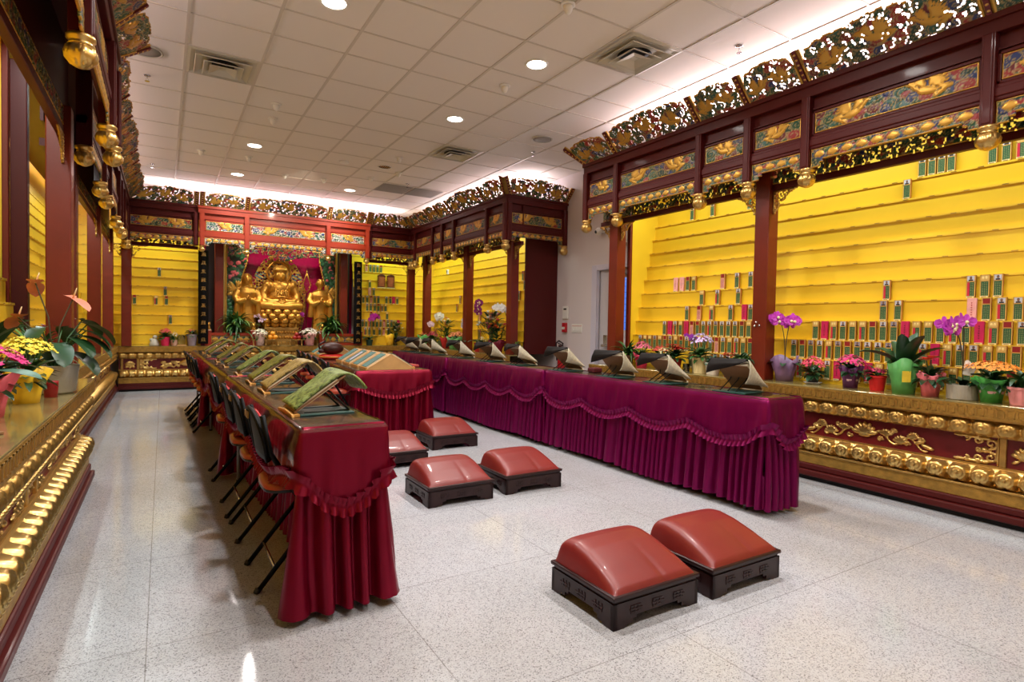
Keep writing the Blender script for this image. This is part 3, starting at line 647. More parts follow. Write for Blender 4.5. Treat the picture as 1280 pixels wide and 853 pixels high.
def back(L_): return list(L_)
canopy('carved red and gold canopy over the large right alcove, two tall columns in view', (4.37, 5.45, 0), -PI/2, [0, .54, 1.70, 2.23, 2.76, 3.93, 4.46, 5.0, 6.15], [.24, 2.22, 4.46], .0075, seed=1, crest_lo=1, shield_d=1.09)
canopy('carved red and gold canopy of the far right alcove with three thin columns', (4.38, 11.2, 0), -PI/2, [-.02, .27, 1.14, 1.57, 2.06, 3.26, 3.82], [.19, 2.06, 3.58], .010, seed=2, shield_d=1.08, crest_lo=-1, crest_hi=1)
canopy('carved side canopy facing the camera at the end of the far right alcove', (4.40, 7.37, 0), 0, [.0, 1.03], [], .010, seed=4, rear=False, shield_d=.25, skip_fin=(0,), crest_lo=1)
canopy('carved canopy with large gold lotus finials at the top left corner of the photo', (-.335, -.6, 0), PI/2, [0, 1.18, 1.73, 2.8, 3.89, 5.30, 5.845], [.6, 3.0, 5.57], .0075, seed=3, shield_d=1.15, crest_hi=1)
canopy('carved canopy receding along the far left alcove, its gold finials in a row', (-.52, 5.36, 0), PI/2, [0, .0+.02+1.27, 1.95, 3.34, 3.90, 4.5, 5.84], [1.29, 3.64, 5.74], .012, seed=6, ys=.22, shield_d=.92, crest_hi=-1)
canopy('dark red carved canopy on the back wall left of the bright central canopy', (-.52, 11.2, 0), 0, [0, .995], [.0], .011, seed=8, ys=.20, shield_d=.9, skip_fin=(1,), crest_lo=-1)
canopy('dark red carved canopy on the back wall between the bright canopy and the corner', (3.48, 11.2, 0), 0, [0, .93], [.97], .011, seed=9, ys=.20, shield_d=.9, skip_fin=(0,), crest_hi=-1)
canopy('brightly lit orange-red carved canopy above the golden statue', (.56, 11.15, 0), 0, [0, .70, 2.11, 2.86], [], .012, m='lacquer_orange_lit', seed=11, rear=False, shield_d=.95, ys=.2, bright=1, ext=(.055, .055), fin_s=.85)
# ------------------------------------------------------------------ memorial tablets
TG, TP, TR, TB = (26, 84, 50), (226, 150, 140), (196, 30, 56), (160, 84, 34)
def tablet_mesh(kind, seed):
    mb = MB(); h = .160; w2 = .0275; g = cmat(206, 160, 76); d = .018; rn = random.Random(seed)
    if kind in ('magenta', 'pink'):
        c = cmat(196, 24, 80) if kind == 'magenta' else cmat(236, 168, 160)
        mb.box(-w2, w2, 0, d, 0, h, c); ink = cmat(70, 20, 20) if kind == 'magenta' else cmat(176, 34, 34)
        for k in range(6):
            z = .125-.017*k; mb.box(-.004+rn.uniform(-.003, 0), .005, -.0012, 0, z, z+.003, ink); mb.box(-.001, .001, -.0012, 0, z-.005, z+.006, ink)
    else:
        mb.box(-w2, w2, .002, d, 0, h, cmat(*TB)); mb.box(-w2, w2, 0, .004, 0, .006, g); mb.box(-w2, w2, 0, .004, h-.004, h, g); mb.box(-w2, w2, 0, .004, .112, .118, g)
        for s in (-1, 1): mb.box(min(s*w2, s*(w2-.006)), max(s*w2, s*(w2-.006)), 0, .004, 0, h, g)
        if kind in ('portrait', 'portrait_strip', 'grey_portrait'):
            mb.box(-.021, .021, .0005, .003, .119, .156, cmat(196, 196, 204) if kind != 'grey_portrait' else cmat(150, 140, 150))
            mb.ball((0, .0005, .140), (.008, .002, .010), cmat(120, 84, 66), 8, 5); mb.box(-.013, .013, -.001, .001, .120, .130, cmat(40, 34, 40)); mb.ball((0, .0012, .146), (.009, .002, .007), cmat(30, 24, 26), 8, 4)
        elif kind in ('red_top', 'pink_text'): mb.box(-.021, .021, .0005, .003, .119, .156, cmat(140, 14, 18))
        else:
            mb.box(-.021, .021, .0005, .003, .119, .156, cmat(214, 176, 100))
            for s in (-1, 1): mb.ball((s*.009, 0, .137), (.007, .003, .011), cmat(236, 206, 130), 6, 4)
        base = cmat(*TG) if kind != 'pink_text' else cmat(*TP)
        mb.box(-.021, .021, .0005, .003, .006, .112, base)
        x0, x1 = -.017, .017
        if kind in ('strip', 'portrait_strip'): mb.box(-.021, -.006, -.0008, .003, .012, .110, cmat(*TR)); x0 = -.003
        ink = cmat(150, 156, 96) if kind != 'pink_text' else cmat(90, 60, 40); n = 3 if x1-x0 > .03 else 2
        for c in range(n):
            x = x0+(x1-x0)*(c+.5)/n
            for k in range(11):
                z = .102-.0085*k-rn.uniform(0, .002)
                mb.box(x-.0035, x+.0035, -.0004, .001, z-.0008, z+.0008, ink); mb.box(x-.0008, x+.0008, -.0004, .001, z-.003, z+.003, ink)
    mb.box(-.022, .022, -.010, .0, -.004, .010, cmat(226, 206, 150)); mb.box(-.014, .014, -.0105, -.0098, .001, .005, cmat(90, 50, 30))
    me = mb.build('memorial_tablet'); return me
TDESC = {'magenta': 'plain magenta paper', 'pink': 'pale pink paper', 'portrait': 'portrait-topped green', 'portrait_strip': 'green portrait and red strip', 'grey_portrait': 'grey-portrait green',
         'red_top': 'red-topped green', 'strip': 'red-striped gold-topped green', 'gold_top': 'gold-topped green', 'pink_text': 'pink-faced red-topped'}
TPRO = {}
def tablet(kind, loc, rz, label, grp):
    if kind not in TPRO: o = tablet_mesh(kind, len(TPRO)); TPRO[kind] = o
    else: o = TPRO[kind].copy(); C.objects.link(o)
    o.location = loc; o.rotation_euler = (0, 0, rz); return tag(o, label, 'tablet', grp)
KS = ['portrait', 'red_top', 'gold_top', 'pink_text', 'strip', 'portrait_strip', 'grey_portrait', 'gold_top', 'portrait', 'grey_portrait', 'red_top', 'gold_top', 'magenta', 'portrait']
rn = random.Random(7)
def rowname(k): return {0: 'lowest row', 1: 'second row up', 2: 'third row up', 3: 'fourth row up', 4: 'fifth row up', 5: 'sixth row up', 6: 'seventh row up', 7: 'eighth row up', 8: 'ninth row up', 9: 'tenth row up', 10: 'eleventh row up'}[k]
Rr = {5: ([4.623, 4.534, 4.447, 4.362, 3.979, 3.803, 3.643], ['pink', 'pink', 'red_top', 'gold_top', 'pink_text', 'portrait', 'portrait']),
      4: ([4.212, 4.007, 3.752, 2.362, 1.8, 1.718, 1.643, .95, .7, .3], ['gold_top', 'portrait_strip', 'portrait', 'portrait_strip', 'portrait_strip', 'gold_top', 'portrait', 'portrait', 'red_top', 'portrait']),
      3: ([4.374, 4.209, 4.046, 3.807, 3.647, 3.575, 2.362, 2.255, 1.775, 1.690, 1.605, 1.515, 1.43, 1.34, .9, .6], ['portrait', 'pink_text', 'strip', 'portrait', 'magenta', 'portrait', 'grey_portrait', 'portrait', 'pink', 'red_top', 'portrait_strip', 'portrait', 'gold_top', 'portrait', 'red_top', 'strip']),
      10: ([4.588, 4.303, 3.831, 2.245, 2.176, 2.11, 2.045, 1.786, 1.705, 1.622, 1.53], ['portrait']*8+['portrait', 'strip', 'gold_top']), 9: ([2.332], ['portrait'])}
def full(y0, y1, step=.0785):
    out = []; y = y0
    while y > y1: out.append(y); y -= step
    return out
Rr[2] = (full(4.659, 3.40)+full(2.889, 1.02), None); Rr[1] = (full(5.001, 3.40)+full(3.06, 1.02), None); Rr[0] = (full(4.2, 3.40)+full(3.06, 1.02, .082), None)
for k, (ys_, ks) in Rr.items():
    for i, y in enumerate(sorted(ys_, reverse=True)):
        kd = (ks[i] if ks else KS[(i*5+k*3+rn.randint(0, 3)) % 14])
        tablet(kd, (4.83+.041*(k-1)+.010 if k else 4.812-.008, y, Z0+k*DZ+.004 if k else .802), -PI/2, '%s tablet, %s from left, %s, right wall tiers' % (TDESC[kd].rstrip(','), ordn(i), rowname(k)), 'memorial tablets on the right wall tiers')
Bk = {9: [3.649, 3.735, 3.813, 3.89, 3.965], 7: [3.701], 6: [3.502, 3.688, 3.773], 5: [3.54, 3.625, 3.709, 3.786, 3.863, 4.037, 4.125, 4.196, 4.276], 4: [3.612, 3.688, 3.773, 3.85, 3.927, 4.005], 3: [3.683, 3.845, 4.026],
      2: [3.412, 3.495, 3.569, 3.645, 3.721, 3.797, 3.874, 3.951, 4.029, 4.108, 4.187, 4.262], 1: [3.54, 3.624, 3.724, 3.843, 3.929, 4.033]}
for k, xs in Bk.items():
    for i, x in enumerate(xs):
        kd = KS[(i*3+k*5) % 14]
        if (k, i) in ((5, 7), (2, 11)): kd = 'magenta'
        elif kd == 'magenta': kd = 'portrait'
        if (k, i) == (6, 1): kd = 'pink'
        tablet(kd, (x, 11.56+.041*(k-1)+.010, Z0+k*DZ+.004), 0, '%s tablet, %s from left, %s, right of the statue' % (TDESC[kd].rstrip(','), ordn(i), rowname(k)), 'memorial tablets on the back wall, right of the statue')
for i, (x, k, kd, s) in enumerate(((-.061, 7, 'portrait', 'highest tablet on the yellow back wall left of the statue'), (-.421, 4, 'red_top', 'leftmost tablet on the yellow back wall left of the statue'), (-.108, 4, 'strip', 'middle tablet of the lower three on the back wall left of the statue'),
                               (.047, 4, 'red_top', 'right tablet of the lower three on the back wall left of the statue'), (.03, 5, 'grey_portrait', 'tablet just above the right one of three, back wall left of the statue'), (.106, 2, 'grey_portrait', 'low tablet behind the potted plants on the back wall left of the statue'))):
    tablet(kd, (x, 11.56+.041*(k-1)+.010, Z0+k*DZ+.004), 0, s, 'memorial tablets on the back wall, left of the statue')
for i, (y, k) in enumerate(((10.19, 5), (9.826, 5), (10.25, 4), (9.206, 3), (8.88, 3), (8.626, 3), (8.845, 2), (8.58, 2), (8.66, 1), (9.05, 1), (11.0, 1), (8.211, 5), (8.0, 5), (8.154, 4), (8.003, 4), (8.122, 3), (7.972, 3), (8.02, 7), (7.9, 6))):
    kd = KS[(i*5) % 12]; tablet(kd, (4.83+.041*(k-1)+.010, y, Z0+k*DZ+.004), -PI/2, '%s tablet, %s, %s of the far right alcove' % (TDESC[kd].rstrip(','), rowname(k), ordn(i)), 'memorial tablets in the far right alcove')
tablet('magenta', (-.995-.041*3-.01, 7.41, Z0+4*DZ+.004-.166), PI/2, 'red paper tablet seen between the dark posts at far left', 'tablets on the left tiers'); tablet('magenta', (-.995-.041*8-.01, 8.3, Z0+9*DZ+.004), PI/2, 'highest red tablet seen between the dark posts at far left', 'tablets on the left tiers')
for i, x in enumerate((3.951, 4.154)):
    t = thing('memorial_plaque', '%s of two large brown carved plaques on the back wall tiers' % ('left', 'right')[i], 'plaque', (x, 11.56+.041*6+.004, Z0+7*DZ+.004), 0, 'large carved plaques')
    mb = MB().box(-.085, .085, 0, .025, .02, .26, cmat(120, 60, 30)); mb.prism([(-.095, .255), (.095, .255), (.05, .285), (0, .295), (-.05, .285)], -.006, .03, cmat(90, 40, 20), (0, 2, 1)); mb.build('frame', t, bevel=.004)
    MB().box(-.055, .055, -.004, .001, .04, .24, cmat(168, 90, 60)).build('inscribed_face', t)
    mb = MB()
    for s in (-1, 1):
        for k in range(8): mb.box(s*.07-.006, s*.07+.006, -.004, 0, .04+.026*k, .052+.026*k, 'gold_bright')
    mb.build('gold_studs', t); MB().box(-.09, .09, -.012, .02, 0, .02, cmat(226, 206, 170)).build('base', t)

# ------------------------------------------------------------------ cushions
def cushion(x, y, label, first=[None]):
    if first[0] is None:
        t = thing('kneeling_cushion', label, 'kneeling stool', (x, y, 0), 0, 'red kneeling cushions on rosewood bases')
        W, D = .485, .42; mb = MB()
        def side(n, L_, ax):      # panel with cut-out apron
            prof = [(0, .0), (.055, 0), (.075, .012), (.10, .012), (.10, .030), (.125, .030), (.125, .042)]
            pts = [(0, .105), (L_, .105)]+[(L_-a, b_) for a, b_ in prof]+[(a, b_) for a, b_ in prof[::-1]]
            return pts
        for y0, y1 in ((0, .018), (D-.018, D)): mb.prism(side(0, W, 0), y0, y1, 'rosewood', (0, 2, 1))
        for x0, x1 in ((0, .018), (W-.018, W)): mb.prism(side(0, D, 0), x0, x1, 'rosewood', (1, 2, 0))
        mb.build('apron', t)
        mb = MB(); mb.box(.006, W-.006, .006, D-.006, .10, .118, 'rosewood'); mb.box(-.006, W+.006, -.006, D+.006, .118, .136, 'rosewood'); mb.build('top_frame', t, bevel=.005)
        for (cx, fx) in ((W/2, 0), (.12, 0), (W-.12, 0)):
            mb = MB()
            for k in range(3): mb.box(cx-.03+.02*k, cx-.026+.02*k, -.003, .001, .05, .085, 'rosewood')
            mb.box(cx-.035, cx+.035, -.003, .001, .066, .071, 'rosewood'); mb.box(cx-.025, cx+.025, -.003, .001, .054, .058, 'rosewood'); mb.box(cx-.025, cx+.025, -.003, .001, .080, .084, 'rosewood'); mb.build('fretwork', t)
        for cy in (D/2, .10, D-.10):
            mb = MB()
            for k in range(3): mb.box(-.003, .001, cy-.03+.02*k, cy-.026+.02*k, .05, .085, 'rosewood')
            mb.box(-.003, .001, cy-.035, cy+.035, .066, .071, 'rosewood'); mb.box(-.003, .001, cy-.025, cy+.025, .054, .058, 'rosewood'); mb.build('fretwork', t)
        nx, ny = 33, 33; u_ = np.linspace(-1, 1, nx); v_ = np.linspace(-1, 1, ny); U, V = np.meshgrid(u_, v_)
        sx = np.sign(U)*np.abs(U)**.8; sy = np.sign(V)*np.abs(V)**.8
        T = (V+1)/2
        hp = np.interp(T.ravel(), [0, .02, .08, .3, .55, .75, .90, .98, 1], [.0, .020, .034, .074, .108, .122, .116, .090, .0]).reshape(T.shape)
        ex = (1-np.abs(U)**12)**.5
        Z = .134+hp*(.25*ex+.75*ex)*(.93+.07*(1-U*U))
        Z -= .004*np.exp(-((U-.2)/.05)**2)*np.clip(.6-T, 0, 1)*2
        X = W/2+(W/2-.008)*U*(1+.0*V); Y = D/2+(D/2-.006)*V
        mb = MB().grid(np.stack([X, Y, Z], -1), 'leather'); mb.build('leather_pad', t, smooth=True, sub=1)
        first[0] = t; return t
    return dup(first[0], (x, y, 0), 0, label)
cushion(1.52, 1.68, 'front left red leather kneeling cushion, nearest the camera')
cushion(2.085, 1.665, 'front right red leather kneeling cushion beside the long magenta table skirt')
cushion(1.48, 3.43, 'wrinkled red kneeling cushion at front left of the far group of four')
cushion(2.08, 3.45, 'smooth red kneeling cushion at front right of the far group of four')
cushion(1.46, 4.53, 'red kneeling cushion at back left of the far group, half behind the crimson table')
cushion(2.20, 5.02, 'red kneeling cushion at the back right of the far group of four')

# ------------------------------------------------------------------ tables with skirts
def skirt(name, label, parent_loc, path, ztop, zbot, mname, scallops, val_len, seed=0, pitch=.062, amp=.017, flare=.035, recess=None):
    """path: open polyline of (x, y, closed outward sense left-hand) world coordinates, cloth hangs down outside it"""
    t = thing('table_skirt', label, 'table skirt', parent_loc); rn = random.Random(seed); ox, oy, oz = parent_loc
    pts = []; S = 0; ss = []
    for i in range(len(path)-1):
        p, q = np.array(path[i]), np.array(path[i+1]); d = q-p; l_ = np.linalg.norm(d); n = max(2, int(l_/.009)); nr = np.array((d[1], -d[0]))/l_
        for k in range(n):
            pts.append((p+d*k/n, nr)); ss.append(S+l_*k/n)
        S += l_
    pts.append((np.array(path[-1]), nr)); ss.append(S); P0 = np.array([p for p, n_ in pts]); N = np.array([n_ for p, n_ in pts]); ss = np.array(ss)
    N2 = N.copy()
    for _ in range(6): N2[1:-1] = (N2[:-2]+N2[1:-1]*2+N2[2:])/4
    N2 /= np.linalg.norm(N2, axis=1)[:, None]
    def val(s):   # depth of the swag at s
        u_ = (s/S*scallops) % 1 if isinstance(scallops, int) else np.interp(s, [a for a, b_ in scallops], [b_ for a, b_ in scallops])
        return (val_len[0]+(val_len[1]-val_len[0])*np.sin(PI*u_)) if isinstance(scallops, int) else u_
    ph = np.cumsum([0]+[((ss[i+1]-ss[i])/pitch*2*PI*(1+.35*math.sin(ss[i]*7+seed)+.25*math.sin(ss[i]*17.3))) for i in range(len(ss)-1)])
    nz = 26; G = np.zeros((nz, len(ss), 3))
    for j in range(nz):
        v_ = j/(nz-1); z = ztop-.10+(zbot-ztop+.10)*v_
        pp = np.abs(np.sin(ph/2+.25*math.sin(v_*3+seed))); wv = 2.1*np.clip((pp-.30)/.62, 0, 1)**.8-1.25+.18*np.sin(ph*.5+1.2*v_+.6)
        off = -.012+flare*v_+amp*(.45+.55*min(1, v_*1.6))*wv+.010*v_*np.sin(ss*3.1+seed)
        if recess: off = off-np.interp(ss, [0, recess[0]-.10, recess[0]-.02, S], [recess[1], recess[1], 0, 0])
        G[j, :, :2] = P0+N2*off[:, None]; G[j, :, 2] = z+(.008*np.sin(ss*5+seed) if j == nz-1 else 0)
    G -= np.array((ox, oy, oz)); MB().grid(G, mname).build('skirt', t, smooth=True)
    V = val(ss); nz = 12; G = np.zeros((nz, len(ss), 3))
    for j in range(nz):
        v_ = j/(nz-1)
        off = .004 + .010*min(1, v_*3)**.5 + .020*v_ + (.006*np.sin(ss*19+seed+v_*2)+.005*np.sin(ss*41+v_*3)+.003*np.sin(ss*83))*v_
        if j == 0: off = np.full_like(ss, -.004)
        G[j, :, :2] = P0+N2*off[:, None]; G[j, :, 2] = ztop+.005-(0 if j == 0 else .002)-V*max(0, v_)
    G -= np.array((ox, oy, oz)); MB().grid(G, mname).build('valance', t, smooth=True)
    nz = 9; G = np.zeros((nz, len(ss), 3)); rp = ss/.036*2*PI+1.5*np.sin(ss*9)
    for j in range(nz):
        v_ = j/(nz-1)
        off = .036+.017*np.sin(rp+1.8*v_)*(.25+.75*abs(2*v_-1))+.014*abs(2*v_-1)
        G[j, :, :2] = P0+N2*off[:, None]+np.gradient(P0, axis=0)/np.linalg.norm(np.gradient(P0, axis=0), axis=1)[:, None]*(.006*np.sin(rp))[:, None]*abs(2*v_-1); G[j, :, 2] = ztop-V+.038-.078*v_
    G -= np.array((ox, oy, oz)); MB().grid(G, mname).build('ruffle', t, smooth=True)
    return t
def table(label, x0, x1, y0, y1, z, rot=0):
    t = thing('folding_table', label, 'table', (x0, y0, 0), rot)
    MB().box(0, x1-x0, 0, y1-y0, z-.03, z, 'wood_brown').build('tabletop', t, bevel=.004)
    for yy in (.18, y1-y0-.18):
        for xx in (.05, x1-x0-.05): MB().tube([(xx, yy, z-.03), (xx, yy, .0)], .013, 'mid_grey').tube([(xx, yy, .02), (xx, yy+.0, .0)], .017, 'black').build('leg', t)
    return t
def cover(label, x0, x1, y0, y1, z, rot=0, m='table_brocade', sides=((0, .0),)):
    o = MB().box(0, x1-x0, 0, y1-y0, 0, .004, m).build('table_runner', loc=(x0, y0, z), rz=rot); return tag(o, label, 'tablecloth')
def plastic(label, x0, x1, y0, y1, z, rot=0, drop=(.12, 0, .0), lip=.04):
    nx, ny = 14, int((y1-y0)/.05); U = np.linspace(-drop[0], (x1-x0)+drop[1], nx*2); V = np.linspace(-lip, y1-y0, ny); X, Y = np.meshgrid(U, V); Zz = .006+0*X
    Z = np.where(X < -.006, Zz-(-X-.006), np.where(X > (x1-x0)+.006, Zz-(X-(x1-x0)-.006), Zz)); X2 = np.where(X < -.006, -.010-.022*np.clip(-X/.1, 0, 1), np.where(X > (x1-x0)+.006, (x1-x0)+.012, X))
    Y2 = Y; Z = Z-np.where(Y < 0, (Y/lip)**2*.014, 0)+.0025*np.sin(X*24+Y*7)*np.sin(Y*9)
    o = MB().grid(np.stack([X2, Y2, Z], -1), 'clear_plastic').build('plastic_sheet', smooth=True, loc=(x0, y0, z), rz=rot); return tag(o, label, 'plastic cover')
# left row: three tables
LZ = .775
segs = [(2.38, 4.86), (4.88, 7.20), (7.22, 9.35)]; xl = [.475, .435, .40]
for i, ((a, b_), x) in enumerate(zip(segs, xl)):
    W_ = .345
    n = ('nearest', 'middle', 'farthest')[i]
    table('%s long folding table of the left row hidden under a crimson skirt' % n, x, x+W_-.002, a, b_, LZ-.008, .018)
    cover('brown patterned runner on the %s table of the left row' % n, x-.004, x+W_+.002, a-.002, b_, LZ-.007, .018)
    plastic('clear plastic sheet over the %s table of the left row' % n, x-.006, x+W_+.004, a, b_, LZ-.003, .018, drop=(.14, .0), lip=.035 if i == 0 else .012)
    c, s = math.cos(.018), math.sin(.018)
    def R_(u_, v_): return (x+u_*c-v_*s, a+u_*s+v_*c)
    L_ = b_-a; pth = [R_(W_, L_), R_(W_, 0), R_(0, 0), R_(0, L_)]
    SC_ = [(0, .22), (L_*.25, .34), (L_*.5, .22), (L_*.75, .34), (L_, .20), (L_+W_*.22, .295), (L_+W_/2, .335), (L_+W_*.78, .295), (L_+W_, .20), (L_+W_+L_*.25, .30), (L_+W_+L_*.5, .2), (L_+W_+L_*.75, .30), (2*L_+W_, .2)]
    xs = np.linspace(0, 2*L_+W_, 160); vv = []
    for q in xs:
        for k in range(len(SC_)-1):
            if SC_[k][0] <= q <= SC_[k+1][0]+1e-6: tt = (q-SC_[k][0])/(SC_[k+1][0]-SC_[k][0]); tt = tt if 0 < k and L_-.01 < q < L_+W_+.01 else (1-math.cos(PI*tt))/2; vv.append(SC_[k][1]*(1-tt)+SC_[k+1][1]*tt); break
    skirt('table_skirt', 'crimson satin pleated skirt with ruffled swag on the %s table of the left row' % n, (x, a, 0), [np.array(p) for p in pth[::-1]], LZ, .03, 'satin_crimson', list(zip((2*L_+W_)-xs, vv))[::-1], None, seed=i, pitch=.080, amp=.032, flare=.062, recess=(L_, .17))
# middle row
MZ = .70; c, s = math.cos(-.055), math.sin(-.055)
for i, (a, b_) in enumerate(((5.95, 8.05), (8.07, 10.1))):
    n = ('near', 'far')[i]; x = 1.73+(a-5.95)*.055; W = .82
    table('%s folding table of the middle row under a crimson skirt' % n, x, x+W, a, b_, MZ-.008, -.055)
    cover('brown patterned runner on the %s table of the middle row' % n, x-.004, x+W+.004, a-.004, b_, MZ-.007, -.055)
    L_ = b_-a
    def R_(u_, v_): return np.array((x+u_*c-v_*s, a+u_*s+v_*c))
    pth = [R_(0, L_), R_(0, 0), R_(W, 0), R_(W, L_)]; T_ = 2*L_+W; xs = np.linspace(0, T_, 160); vv = []
    for q in xs:
        if q < L_: u_ = (q/L_*2) % 1
        elif q < L_+W: u_ = (q-L_)/W
        else: u_ = ((q-L_-W)/L_*2) % 1
        vv.append(.15+.11*math.sin(PI*u_))
    skirt('table_skirt', 'crimson satin pleated skirt with ruffled swag on the %s table of the middle row' % n, (x, a, 0), pth, MZ, .04, 'satin_crimson', list(zip(xs, vv)), None, seed=5+i, pitch=.085, amp=.032, flare=.04)
plastic('clear plastic sheet over the near table of the middle row', 1.724, 2.556, 5.95, 8.05, MZ-.003, -.055, drop=(.16, .0), lip=.01)
# right row
RZ = .765; xr = 3.30
for i, (a, b_) in enumerate(((2.25, 4.72), (4.74, 6.98), (7.0, 9.05))):
    n = ('nearest', 'middle', 'farthest')[i]; W = .36; L_ = b_-a; xq = xr-(a-2.25)*.012
    table('%s folding table of the right row under a magenta skirt' % n, xq, xq+W, a, b_, RZ-.008)
    cover('brown patterned runner on the %s table of the right row' % n, xq-.004, xq+W+.004, a-.004, b_, RZ-.007)
    pth = [np.array(p) for p in ((xq, b_), (xq, a), (xq+W, a), (xq+W, b_))]; T_ = 2*L_+W; xs = np.linspace(0, T_, 200); vv = []
    ns = 4
    for q in xs:
        if q < L_: u_ = (q/L_*ns) % 1; lo, hi = .235, .305
        elif q < L_+W: u_ = (q-L_)/W; lo, hi = .22, .30
        else: u_ = ((q-L_-W)/L_*ns) % 1; lo, hi = .235, .305
        vv.append(lo+(hi-lo)*math.sin(PI*u_)-(.05 if min(q, abs(q-L_)) < .12 else 0)*(1-min(q, abs(q-L_))/.12))
    skirt('table_skirt', 'magenta satin pleated skirt with scalloped ruffle on the %s table of the right row' % n, (xq, a, 0), pth, RZ, .045, 'satin_magenta', list(zip(xs, vv)), None, seed=10+i, pitch=.072, amp=.030, flare=.03)
plastic('clear plastic sheet over the nearest table of the right row', xr-.004, xr+.364, 2.30, 4.72, RZ-.003, 0, drop=(.0, .0), lip=.02)

# ------------------------------------------------------------------ folding chairs
def chair(x, y, rz, label, grp, first=[None]):
    if first[0] is None:
        t = thing('folding_chair', label, 'chair', (x, y, 0), rz, grp)   # faces local +x, back at x = 0
        for s in (-1, 1):
            yy = s*.20
            MB().tube([(.045-.05, yy*.95, .79), (.03, yy, .62), (.16, yy, .40), (.40, yy, .0)], .0115, 'black_gloss').tube([(.40, yy, .02), (.405, yy, 0)], .015, 'black').build('front_leg', t, smooth=True)
            MB().tube([(.32, yy*.86, .42), (.14, yy*.86, .20), (-.02, yy*.86, .0)], .0115, 'black_gloss').tube([(-.012, yy*.86, .02), (-.02, yy*.86, 0)], .015, 'black').build('rear_leg', t, smooth=True)
        MB().tube([(.335, -.20, .11), (.335, .20, .11)], .008, 'black_gloss').build('front_stretcher', t, smooth=True)
        MB().tube([(.055, -.172, .10), (.055, .172, .10)], .007, 'chrome').build('rear_stretcher', t, smooth=True)
        mb = MB(); n = 18; pr = []
        for k in range(28):
            a = 2*PI*k/28; c_, s_ = math.cos(a), math.sin(a); sx = abs(c_)**.5*(1 if c_ > 0 else -1)*.185; sy = abs(s_)**.5*(1 if s_ > 0 else -1)*(.185 if True else 0); pr.append((.20+sx, sy*(1-.08*(sx < 0))))
        mb.prism(pr, .428, .442, 'black'); mb.build('seat_pan', t, bevel=.003)
        mb = MB(); V = []; rings = [(1.0, .442), (1.0, .458), (.94, .470), (.6, .476), (.02, .478)]
        for q, z in rings: V += [(.20+(a-.20)*q, b_*q, z) for a, b_ in pr]
        F = [(i*28+k, i*28+(k+1) % 28, (i+1)*28+(k+1) % 28, (i+1)*28+k) for i in range(4) for k in range(28)]+[tuple(4*28+k for k in range(28))]
        mb.add(V, F, 'vinyl_red').build('seat_pad', t, smooth=True)
        def backp(x0, th, m, sc, name, zoff=0):
            U = np.linspace(-1, 1, 17); T_ = np.linspace(0, 1, 9); UU, TT = np.meshgrid(U, T_)
            zt = .80-.085*np.abs(UU)**2.6; zb = .585+.0*UU; Z = zb+(zt-zb)*(TT*sc+(1-sc)/2)+zoff; Y = UU*.195*sc; X = x0-.035*(Z-.58)/.22+.018*(1-UU**2)*-1
            return MB().grid(np.stack([X, Y, Z], -1), m).build(name, t, smooth=True, solid=th)
        backp(.020, .014, 'black_gloss', 1.0, 'back_panel'); backp(.036, .012, 'vinyl_pink', .93, 'back_pad')
        U = np.linspace(0, PI, 24); MB().tube([(.018-.035*((.585+.215*math.sin(a)**.7)-.58)/.22-.018*math.sin(a), .198*math.cos(a), .585+.218*math.sin(a)**.55) for a in U], .0095, 'black_gloss').build('back_rail', t, smooth=True)
        MB().box(-.036, -.030, .05, .16, .745, .775, 'gold_paint').build('label_plate', t)
        first[0] = t; return t
    o = dup(first[0], (x, y, 0), rz, label); o['group'] = grp; return o
for i, y in enumerate((2.88, 3.55, 4.02, 4.95)): chair(.375-.012*i, y, .0, '%s folding chair with orange-red seat on the aisle side of the left row' % ('nearest', 'second', 'third', 'fourth, alone')[i], 'folding chairs along the left row')
for i, y in enumerate((7.15, 7.62, 8.1, 8.55)): chair(.30-.01*i, y, 0, 'folding chair in the far cluster of the left row, %s from the camera' % ordn(i), 'folding chairs along the left row')
for i, y in enumerate((6.35, 6.95, 7.5, 8.1, 8.7)): chair(1.50+.05*i, y, -.05, 'folding chair between left and middle rows, %s from the camera' % ordn(i), 'folding chairs along the middle row')
for i, y in enumerate(()): chair(4.14, y, PI, 'red-backed folding chair behind the right row', 'folding chairs behind the right row')

